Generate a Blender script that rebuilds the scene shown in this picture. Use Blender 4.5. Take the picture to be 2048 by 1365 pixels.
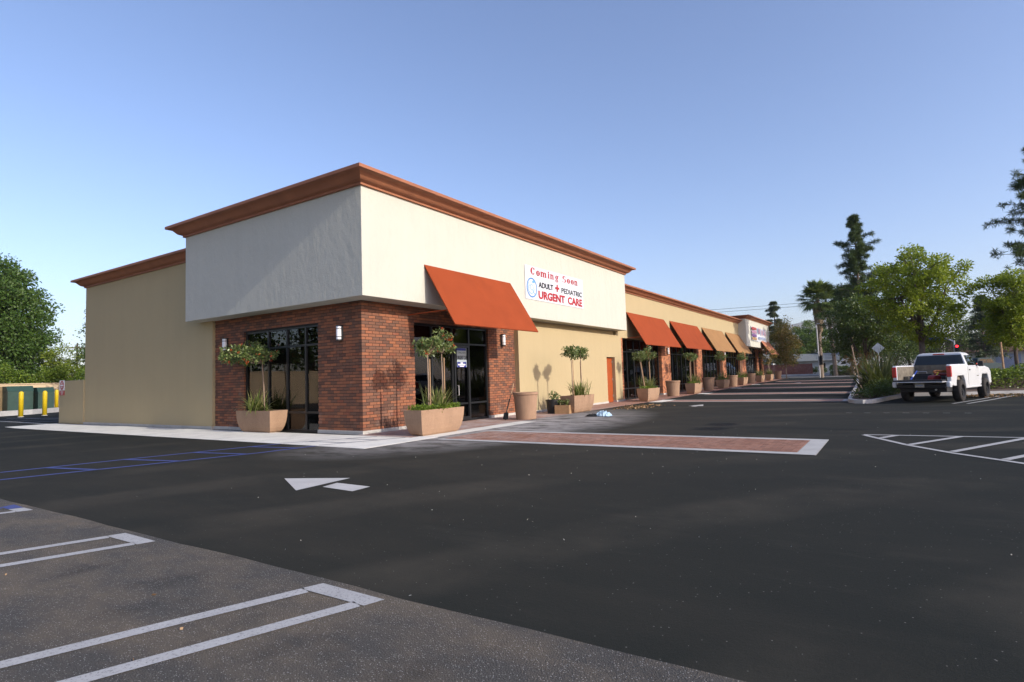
import bpy, bmesh, math, random
import numpy as np
from mathutils import Matrix, Vector
R = math.radians
for o in list(bpy.data.objects): bpy.data.objects.remove(o)
S = bpy.context.scene
COL = S.collection
random.seed(7)

# ------------------------------------------------------------------ camera
cam_d = bpy.data.cameras.new('camera'); cam = bpy.data.objects.new('camera', cam_d); COL.objects.link(cam)
YAW, PITCH, ROLL = -0.578581, 0.064015, -0.031919
fw = Vector((math.sin(YAW)*math.cos(PITCH), math.cos(YAW)*math.cos(PITCH), math.sin(PITCH)))
rt = Vector((math.cos(YAW), -math.sin(YAW), 0)); up = rt.cross(fw)
r2 = rt*math.cos(ROLL)+up*math.sin(ROLL); u2 = -rt*math.sin(ROLL)+up*math.cos(ROLL)
CAM = Vector((12.896, -11.71, 1.5))
cam.matrix_world = Matrix(((r2.x, u2.x, -fw.x, CAM.x), (r2.y, u2.y, -fw.y, CAM.y), (r2.z, u2.z, -fw.z, CAM.z), (0, 0, 0, 1)))
cam_d.sensor_width = 36; cam_d.lens = 1155.47/2048*36; cam_d.clip_end = 9000; cam_d.clip_start = 0.05
S.camera = cam

# ------------------------------------------------------------------ sky, sun, exposure
SUN_EL, SUN_AZ = R(25), R(2.4)           # azimuth measured from +X towards -Y
w = bpy.data.worlds.new('World'); S.world = w; w.use_nodes = True
wn = w.node_tree; bg = wn.nodes['Background']
sky = wn.nodes.new('ShaderNodeTexSky'); sky.sky_type = 'NISHITA'; sky.sun_disc = False
sky.sun_elevation = SUN_EL; sky.sun_rotation = R(90)+SUN_AZ
sky.altitude = 0; sky.air_density = 1.0; sky.dust_density = 1.5; sky.ozone_density = 3.5
tint = wn.nodes.new('ShaderNodeMixRGB'); tint.blend_type = 'MULTIPLY'; tint.inputs[0].default_value = 1; tint.inputs[2].default_value = (1.14, .985, 1.0, 1)   # camera white balance
wn.links.new(sky.outputs[0], tint.inputs[1]); wn.links.new(tint.outputs[0], bg.inputs[0]); bg.inputs[1].default_value = 0.15
sl = bpy.data.lights.new('sun', 'SUN'); sl.energy = 2.85; sl.angle = R(0.53); sl.color = (1.0, 0.93, 0.83)
sun = bpy.data.objects.new('sun', sl); COL.objects.link(sun)
sd = Vector((-math.cos(SUN_EL)*math.cos(SUN_AZ), math.cos(SUN_EL)*math.sin(SUN_AZ), -math.sin(SUN_EL)))
sun.rotation_euler = sd.to_track_quat('-Z', 'Y').to_euler(); sun.location = (40, -5, 40)
S.view_settings.view_transform = 'Standard'; S.view_settings.look = 'None'
S.view_settings.exposure = 0.70; S.view_settings.gamma = 1.0
S.render.engine = 'CYCLES'

def zg(y): return 0.0 if y < 19 else (0.0075*(y-19) if y < 110 else 0.6825)

# ------------------------------------------------------------------ mesh helpers
class MB:
    def __init__(s): s.v = []; s.f = []
    def add(s, v, f):
        n = len(s.v); s.v += [tuple(p) for p in v]; s.f += [tuple(i+n for i in q) for q in f]; return s
    def box(s, x0, x1, y0, y1, z0, z1):
        return s.add([(x0,y0,z0),(x1,y0,z0),(x1,y1,z0),(x0,y1,z0),(x0,y0,z1),(x1,y0,z1),(x1,y1,z1),(x0,y1,z1)],
                     [(3,2,1,0),(4,5,6,7),(0,1,5,4),(1,2,6,5),(2,3,7,6),(3,0,4,7)])
    def quad(s, a, b, c, d): return s.add([a,b,c,d], [(0,1,2,3)])
    def tube(s, pts, rad, n=8, cap=True):
        pts = [Vector(p) for p in pts]; k = len(pts)
        if not hasattr(rad, '__len__'): rad = [rad]*k
        ref = None; vs = []
        for i, p in enumerate(pts):
            t = (pts[min(i+1,k-1)]-pts[max(i-1,0)]).normalized()
            if ref is None: ref = Vector((0,1,0)) if abs(t.z) > .9 else Vector((0,0,1))
            a = (ref-t*ref.dot(t)).normalized(); b = t.cross(a); ref = a
            for j in range(n):
                q = 2*math.pi*j/n; vs.append(p+(a*math.cos(q)+b*math.sin(q))*rad[i])
        fs = [(i*n+j, i*n+(j+1)%n, (i+1)*n+(j+1)%n, (i+1)*n+j) for i in range(k-1) for j in range(n)]
        if cap: fs += [tuple(range(n-1,-1,-1)), tuple((k-1)*n+j for j in range(n))]
        return s.add(vs, fs)
    def lathe(s, prof, n=24, c=(0,0,0), axis='z', a0=0, a1=2*math.pi):
        full = abs(a1-a0-2*math.pi) < 1e-6; m = n if full else n+1; vs = []
        for r, h in prof:
            for j in range(m):
                q = a0+(a1-a0)*j/n; u, v_ = r*math.cos(q), r*math.sin(q)
                p = (u, v_, h) if axis == 'z' else ((h, u, v_) if axis == 'x' else (u, h, v_))
                vs.append((p[0]+c[0], p[1]+c[1], p[2]+c[2]))
        fs = []
        for i in range(len(prof)-1):
            for j in range(n if full else n):
                j2 = (j+1) % m if full else j+1
                fs.append((i*m+j, i*m+j2, (i+1)*m+j2, (i+1)*m+j))
        return s.add(vs, fs)
    def prism(s, poly, a, b, axis='x'):
        # poly in the two other axes: x:(y,z)  y:(x,z)  z:(x,y)
        n = len(poly)
        def P(q, h): return (h,q[0],q[1]) if axis == 'x' else ((q[0],h,q[1]) if axis == 'y' else (q[0],q[1],h))
        vs = [P(q,a) for q in poly]+[P(q,b) for q in poly]
        return s.add(vs, [tuple(range(n-1,-1,-1)), tuple(range(n,2*n))]+[(i,(i+1)%n,n+(i+1)%n,n+i) for i in range(n)])
    def build(s, name, mat, parent=None, smooth=False, bevel=0, seg=2, fix=True):
        me = bpy.data.meshes.new(name); me.from_pydata(s.v, [], s.f)
        if fix:
            bm = bmesh.new(); bm.from_mesh(me); bmesh.ops.recalc_face_normals(bm, faces=bm.faces); bm.to_mesh(me); bm.free()
        return link(name, me, mat, parent, smooth, bevel, seg)

def link(name, me, mat, parent=None, smooth=False, bevel=0, seg=2):
    if mat is not None and not me.materials: me.materials.append(mat)
    if smooth: me.polygons.foreach_set('use_smooth', [True]*len(me.polygons))
    o = bpy.data.objects.new(name, me); COL.objects.link(o)
    if parent is not None: o.parent = parent
    if bevel:
        if not smooth: me.polygons.foreach_set('use_smooth', [True]*len(me.polygons))
        b = o.modifiers.new('bevel', 'BEVEL'); b.width = bevel; b.segments = seg; b.limit_method = 'ANGLE'; b.angle_limit = R(35); b.harden_normals = True
    return o
def tag(o, label=None, cat=None, group=None, kind=None):
    if label: o['label'] = label
    if cat: o['category'] = cat
    if group: o['group'] = group
    if kind: o['kind'] = kind
    return o
def thing(name, label, cat, loc=(0,0,0), rz=0, group=None):
    o = bpy.data.objects.new(name, None); COL.objects.link(o); o.empty_display_size = .2
    o.location = loc; o.rotation_euler = (0,0,rz); return tag(o, label, cat, group)
def copy_tree(o, label, loc=None, rz=None, scale=None, parent=None):
    c = o.copy(); COL.objects.link(c); c.parent = parent
    if parent is None and label: c['label'] = label
    if loc is not None: c.location = loc
    if rz is not None: c.rotation_euler = (0,0,rz)
    if scale is not None: c.scale = (scale,)*3 if not hasattr(scale,'__len__') else scale
    for ch in list(o.children): copy_tree(ch, None, parent=c)
    return c
def npmesh(name, verts, faces):
    nf, k = faces.shape
    me = bpy.data.meshes.new(name); me.vertices.add(len(verts)); me.vertices.foreach_set('co', verts.astype(np.float32).ravel())
    me.loops.add(nf*k); me.loops.foreach_set('vertex_index', faces.astype(np.int32).ravel())
    me.polygons.add(nf); me.polygons.foreach_set('loop_start', np.arange(0, nf*k, k, dtype=np.int32))
    me.update(calc_edges=True); return me

# ------------------------------------------------------------------ materials
class NT:
    def __init__(s, name):
        s.m = bpy.data.materials.new(name); s.m.use_nodes = True; s.t = s.m.node_tree; s.b = s.t.nodes['Principled BSDF']
    def n(s, typ, **kw):
        x = s.t.nodes.new('ShaderNode'+typ)
        for k, v in kw.items(): setattr(x, k, v)
        return x
    def l(s, a, b): s.t.links.new(a, b)
    def pos(s):
        if not hasattr(s, '_g'): s._g = s.n('NewGeometry')
        return s._g.outputs['Position']
    def vec(s, scale, src=None):
        m = s.n('VectorMath', operation='MULTIPLY'); s.l(src or s.pos(), m.inputs[0]); m.inputs[1].default_value = scale; return m.outputs[0]
    def noise(s, scale, detail=5, rough=.55, vec=None):
        x = s.n('TexNoise'); x.inputs['Scale'].default_value = scale; x.inputs['Detail'].default_value = detail; x.inputs['Roughness'].default_value = rough
        s.l(vec or s.pos(), x.inputs['Vector']); return x.outputs['Fac']
    def ramp(s, fac, stops, interp='LINEAR'):
        x = s.n('ValToRGB'); e = x.color_ramp.elements; x.color_ramp.interpolation = interp
        while len(e) < len(stops): e.new(.5)
        for i, (p, c) in enumerate(stops):
            e[i].position = p; e[i].color = (c if hasattr(c,'__len__') else (c,c,c))[:3]+(1,) if hasattr(c,'__len__') else (c,c,c,1)
        s.l(fac, x.inputs[0]); return x.outputs[0]
    def mix(s, fac, a, b, mode='MIX'):
        x = s.n('MixRGB', blend_type=mode)
        for i, q in ((0,fac),(1,a),(2,b)):
            if hasattr(q, 'is_linked'): s.l(q, x.inputs[i])
            elif i == 0: x.inputs[0].default_value = q
            else: x.inputs[i].default_value = tuple(q)[:3]+(1,)
        return x.outputs[0]
    def math(s, op, a, b=None, clamp=False):
        x = s.n('Math', operation=op, use_clamp=clamp)
        for i, q in ((0,a),(1,b)):
            if q is None: continue
            if hasattr(q, 'is_linked'): s.l(q, x.inputs[i])
            else: x.inputs[i].default_value = q
        return x.outputs[0]
    def bump(s, h, strength, dist):
        x = s.n('Bump'); x.inputs['Strength'].default_value = strength; x.inputs['Distance'].default_value = dist
        s.l(h, x.inputs['Height']); s.l(x.outputs[0], s.b.inputs['Normal']); return x
    def out(s, col=None, rough=.7, metal=0, spec=.4):
        if col is not None:
            if hasattr(col, 'is_linked'): s.l(col, s.b.inputs['Base Color'])
            else: s.b.inputs['Base Color'].default_value = tuple(col)+(1,)
        if hasattr(rough, 'is_linked'): s.l(rough, s.b.inputs['Roughness'])
        else: s.b.inputs['Roughness'].default_value = rough
        s.b.inputs['Metallic'].default_value = metal; s.b.inputs['Specular IOR Level'].default_value = spec
        return s.m

def simple(name, c, rough=.6, var=.12, scale=6, bump=0, bscale=80, metal=0, spec=.4):
    t = NT(name); c2 = tuple(max(0, x*(1-var)) for x in c); c3 = tuple(min(1, x*(1+var)) for x in c)
    col = t.ramp(t.noise(scale), [(.3,c2),(.7,c3)])
    if bump: t.bump(t.noise(bscale, 4), bump, .01)
    return t.out(col, rough, metal, spec)

def stucco(name, c, streak=.06, bump=.5):
    t = NT(name); big = t.noise(.9, 6, .6); st = t.noise(1.0, 5, .6, t.vec((3.5,3.5,.25)))
    a = tuple(x*(1-streak*1.6) for x in c); b = tuple(min(1,x*(1+streak*.5)) for x in c)
    col = t.mix(.5, t.ramp(big, [(.25,a),(.65,c),(.85,b)]), t.ramp(st, [(.25,a),(.6,c),(.8,b)]))
    fine = t.noise(45, 4, .6); trowel = t.noise(2.6, 6, .62, t.vec((1.6,1.6,.8)))
    h = t.math('ADD', t.math('MULTIPLY', fine, .18), t.math('MULTIPLY', trowel, 1.0))
    t.bump(h, bump, .03)
    return t.out(col, .9, 0, .15)

def asphalt_new():
    t = NT('sealed asphalt'); P = t.pos()
    big = t.ramp(t.noise(.16, 6, .6), [(.3,(.017,.0198,.0178)),(.55,(.022,.0243,.0212)),(.75,(.031,.030,.024))])
    arc = t.ramp(t.noise(.5, 7, .65, t.vec((.35,1.3,1))), [(.5,0),(.75,1)])
    col = t.mix(t.math('MULTIPLY', arc, .28), big, (.075,.062,.048))
    wv = t.n('TexWave', wave_type='RINGS', rings_direction='Z'); wv.inputs['Scale'].default_value = .11; wv.inputs['Distortion'].default_value = 2.5; wv.inputs['Detail'].default_value = 3; wv.inputs['Detail Scale'].default_value = .5
    off = t.n('VectorMath', operation='ADD'); t.l(P, off.inputs[0]); off.inputs[1].default_value = (-24,14,0); t.l(off.outputs[0], wv.inputs['Vector'])
    arcs = t.math('MULTIPLY', t.ramp(wv.outputs['Fac'], [(.62,0),(.9,1)]), t.ramp(t.noise(.35, 6, .65), [(.42,0),(.66,1)]))
    col = t.mix(t.math('MULTIPLY', arcs, .60), col, (.098,.084,.064))
    worn = t.ramp(t.noise(.9, 8, .7, t.vec((.5,1.6,1))), [(.55,0),(.78,1)]); col = t.mix(t.math('MULTIPLY', worn, .42), col, (.10,.088,.070))
    fine = t.noise(120, 3, .7); col = t.mix(.35, col, t.ramp(fine, [(.3,(.008,.009,.0085)),(.7,(.047,.050,.042))]), 'MIX')
    v = t.n('TexVoronoi'); v.inputs['Scale'].default_value = 24; t.l(P, v.inputs['Vector'])
    sx = t.n('SeparateColor'); t.l(v.outputs['Color'], sx.inputs[0])
    speck = t.math('MULTIPLY', t.math('LESS_THAN', v.outputs['Distance'], .11), t.math('GREATER_THAN', sx.outputs[0], .80))
    col = t.mix(t.math('MULTIPLY', speck, .55), col, (.33,.31,.28))
    col = t.mix(1.0, col, (.84,.86,.87), 'MULTIPLY')
    # pale mortar dust tracked out of the entrance
    sp = t.n('SeparateXYZ'); t.l(P, sp.inputs[0])
    dx = t.math('DIVIDE', t.math('SUBTRACT', sp.outputs[0], 2.6), 3.9); dy = t.math('DIVIDE', t.math('SUBTRACT', sp.outputs[1], 4.0), 8.6)
    d = t.math('SQRT', t.math('ADD', t.math('MULTIPLY', dx, dx), t.math('MULTIPLY', dy, dy)))
    near = t.ramp(d, [(.1,1),(.55,.75),(1.0,0)])
    streak = t.ramp(t.noise(1.1, 8, .68, t.vec((1.0,2.0,1))), [(.32,0),(.56,1)])
    brown = t.math('MULTIPLY', t.ramp(t.math('DIVIDE', d, 3.2), [(.2,.55),(1.0,0)]), t.ramp(t.noise(.7, 8, .7, t.vec((.6,1.5,1))), [(.35,.25),(.7,1)]))
    col = t.mix(brown, col, (.066,.056,.042))
    dust = t.math('MULTIPLY', t.math('MULTIPLY', near, streak), .85)
    col = t.mix(dust, col, (.42,.40,.385))
    scuff = t.ramp(t.noise(2.6, 6, .75, t.vec((2.2,.7,1))), [(.66,0),(.76,1)])
    col = t.mix(t.math('MULTIPLY', scuff, t.ramp(d, [(.3,.6),(1.0,.07)])), col, (.30,.29,.29))
    t.bump(t.math('ADD', fine, t.noise(35,3)), .35, .008)
    return t.out(col, .9, 0, .08)

def asphalt_old():
    t = NT('worn asphalt'); P = t.pos()
    agg = t.noise(150, 3, .75); c1 = t.ramp(agg, [(.32,(.018,.018,.018)),(.5,(.062,.06,.057)),(.63,(.125,.12,.11)),(.75,(.27,.26,.24))])
    tan = t.ramp(t.noise(1.25, 8, .66, t.vec((.8,1.5,1))), [(.40,0),(.64,1)])
    c1 = t.mix(.25, c1, (.105,.098,.085))
    col = t.mix(t.math('MULTIPLY', tan, .75), c1, t.mix(.6, c1, (.225,.175,.118)))
    oil = t.ramp(t.noise(1.1, 5, .6, t.vec((1.3,.8,1))), [(.58,0),(.74,1)])
    col = t.mix(t.math('MULTIPLY', oil, .55), col, (.017,.017,.018))
    v = t.n('TexVoronoi'); v.inputs['Scale'].default_value = 95; t.l(P, v.inputs['Vector'])
    sx = t.n('SeparateColor'); t.l(v.outputs['Color'], sx.inputs[0])
    speck = t.math('MULTIPLY', t.math('LESS_THAN', v.outputs['Distance'], .3), t.math('GREATER_THAN', sx.outputs[1], .78))
    col = t.mix(t.math('MULTIPLY', speck, .75), col, (.46,.45,.43))
    t.bump(t.math('ADD', agg, v.outputs['Distance']), .9, .012)
    return t.out(col, .85, 0, .25)

def concrete(name, c, dust=0):
    t = NT(name); a = tuple(x*.72 for x in c); b = tuple(min(1,x*1.12) for x in c)
    col = t.ramp(t.noise(1.3, 8, .68), [(.3,a),(.52,c),(.75,b)])
    col = t.mix(.25, col, t.ramp(t.noise(40, 4, .7), [(.35,a),(.65,b)]))
    st = t.ramp(t.noise(3.1, 6, .7), [(.62,0),(.78,1)]); col = t.mix(t.math('MULTIPLY', st, .4), col, tuple(x*.45 for x in c))
    t.bump(t.noise(60,4,.7), .3, .005); return t.out(col, .88, 0, .2)

BRICK = [(0,(.085,.044,.034)),(.22,(.135,.078,.056)),(.42,(.185,.082,.05)),(.62,(.285,.115,.06)),(.85,(.345,.128,.06)),(1,(.23,.075,.043))]
def brick_mat(name, island):
    t = NT(name)
    if island: f = t.n('NewGeometry').outputs['Random Per Island']
    else: f = t.n('ObjectInfo').outputs['Random']
    col = t.ramp(f, BRICK); col = t.mix(.35, col, t.ramp(t.noise(38, 5, .7), [(.3,(.08,.042,.032)),(.7,(.30,.135,.078))]))
    eff = t.ramp(t.noise(1.4, 5, .6), [(.60,0),(.8,1)]); col = t.mix(t.math('MULTIPLY', eff, .2), col, (.6,.5,.42))
    t.bump(t.noise(120,4,.7), .5, .004); return t.out(col, .85, 0, .2)
def brick_far(name):
    t = NT(name); v = t.n('CombineXYZ'); sp = t.n('SeparateXYZ'); t.l(t.pos(), sp.inputs[0])
    t.l(t.math('ADD', sp.outputs[0], sp.outputs[1]), v.inputs[0]); t.l(sp.outputs[2], v.inputs[1])
    b = t.n('TexBrick'); t.l(v.outputs[0], b.inputs['Vector']); b.inputs['Scale'].default_value = 1
    b.inputs['Brick Width'].default_value = .28; b.inputs['Row Height'].default_value = .092; b.inputs['Mortar Size'].default_value = .006
    b.inputs['Color1'].default_value = (.22,.10,.06,1); b.inputs['Color2'].default_value = (.56,.22,.10,1); b.inputs['Mortar'].default_value = (.07,.05,.045,1)
    t.bump(b.outputs['Fac'], -.5, .01); return t.out(b.outputs['Color'], .85, 0, .2)

def paver_mat(name, island):
    t = NT(name); f = t.n('NewGeometry').outputs['Random Per Island'] if island else t.n('ObjectInfo').outputs['Random']
    col = t.ramp(f, [(0,(.17,.08,.052)),(.5,(.225,.105,.068)),(1,(.28,.14,.092))])
    col = t.mix(.3, col, t.ramp(t.noise(30,5,.7), [(.3,(.14,.07,.05)),(.7,(.40,.22,.16))]))
    sp = t.n('SeparateXYZ'); t.l(t.pos(), sp.inputs[0])
    near = t.ramp(t.math('DIVIDE', sp.outputs[0], 12), [(.15,1),(.5,.35),(1,.06)])
    du = t.ramp(t.noise(1.5, 8, .7), [(.4,0),(.66,1)])
    col = t.mix(t.math('MULTIPLY', t.math('MULTIPLY', near, du), .6), col, (.50,.46,.43))
    t.bump(t.noise(90,4,.7), .4, .004); return t.out(col, .87, 0, .2)
def paver_walk():
    t = NT('walk pavers'); b = t.n('TexBrick'); t.l(t.pos(), b.inputs['Vector']); b.inputs['Scale'].default_value = 1
    b.inputs['Brick Width'].default_value = .2; b.inputs['Row Height'].default_value = .1; b.inputs['Mortar Size'].default_value = .004
    b.inputs['Color1'].default_value = (.25,.12,.085,1); b.inputs['Color2'].default_value = (.36,.19,.13,1); b.inputs['Mortar'].default_value = (.13,.09,.07,1)
    sp = t.n('SeparateXYZ'); t.l(t.pos(), sp.inputs[0])
    near = t.ramp(t.math('DIVIDE', sp.outputs[1], 30), [(.05,1),(.36,.9),(.5,.25),(1,.08)])
    du = t.ramp(t.noise(1.1, 8, .68), [(.34,0),(.62,1)])
    col = t.mix(t.math('MULTIPLY', t.math('MULTIPLY', near, du), .62), b.outputs['Color'], (.50,.47,.45))
    t.bump(t.noise(70,4,.7), .4, .006); return t.out(col, .88, 0, .2)
def paint(name, c, wear=.5):
    t = NT(name); n1 = t.noise(60, 5, .75); f = t.ramp(n1, [(wear-.14,1),(wear+.02,0)])
    col = t.mix(t.math('MULTIPLY', f, .75), t.ramp(t.noise(3,5), [(.3,tuple(x*.85 for x in c)),(.7,c)]), (.06,.058,.055))
    t.bump(n1, .5, .006); return t.out(col, .8, 0, .3)
def leaf_mat(name, cols, trans=.3, rough=.45):
    t = NT(name); f = t.n('NewGeometry').outputs['Random Per Island']
    st = [(i/(len(cols)-1), c) for i, c in enumerate(cols)]
    col = t.ramp(f, st); t.out(col, rough, 0, .35)
    tr = t.n('BsdfTranslucent'); mx = t.n('MixShader'); mx.inputs[0].default_value = trans
    t.l(t.mix(.5, col, (.30,.36,.05), 'MIX'), tr.inputs[0]); t.l(t.b.outputs[0], mx.inputs[1]); t.l(tr.outputs[0], mx.inputs[2])
    t.l(mx.outputs[0], t.t.nodes['Material Output'].inputs[0]); return t.m
def glass_mat(name, tint=(.50,.53,.50), ior=1.6):
    t = NT(name); tr = t.n('BsdfTransparent'); tr.inputs[0].default_value = tint+(1,)
    gl = t.n('BsdfGlossy'); gl.inputs['Roughness'].default_value = .01; fr = t.n('Fresnel'); fr.inputs[0].default_value = ior
    bp = t.n('Bump'); bp.inputs['Strength'].default_value = .04; bp.inputs['Distance'].default_value = .02; t.l(t.noise(.8,2), bp.inputs['Height']); t.l(bp.outputs[0], gl.inputs['Normal'])
    mx = t.n('MixShader'); t.l(fr.outputs[0], mx.inputs[0]); t.l(tr.outputs[0], mx.inputs[1]); t.l(gl.outputs[0], mx.inputs[2])
    t.l(mx.outputs[0], t.t.nodes['Material Output'].inputs[0]); return t.m
def bark(name, c1, c2, sc=12):
    t = NT(name); n1 = t.noise(sc, 6, .7, t.vec((1,1,.25))); col = t.ramp(n1, [(.3,c1),(.7,c2)]); t.bump(n1, .8, .03); return t.out(col, .9, 0, .15)
def emit(name, c, s):
    t = NT(name); t.out(c, .3); t.b.inputs['Emission Color'].default_value = tuple(c)+(1,); t.b.inputs['Emission Strength'].default_value = s; return t.m
def aggregate(name, c):
    t = NT(name); a = tuple(x*.55 for x in c); b = tuple(min(1,x*1.45) for x in c)
    f = t.noise(150, 3, .8); col = t.ramp(f, [(.3,a),(.5,c),(.72,b)])
    col = t.mix(.3, col, t.ramp(t.noise(2.5,6,.65,t.vec((1,1,.5))), [(.3,a),(.7,b)])); t.bump(f, .5, .006); return t.out(col, .85, 0, .25)

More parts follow.
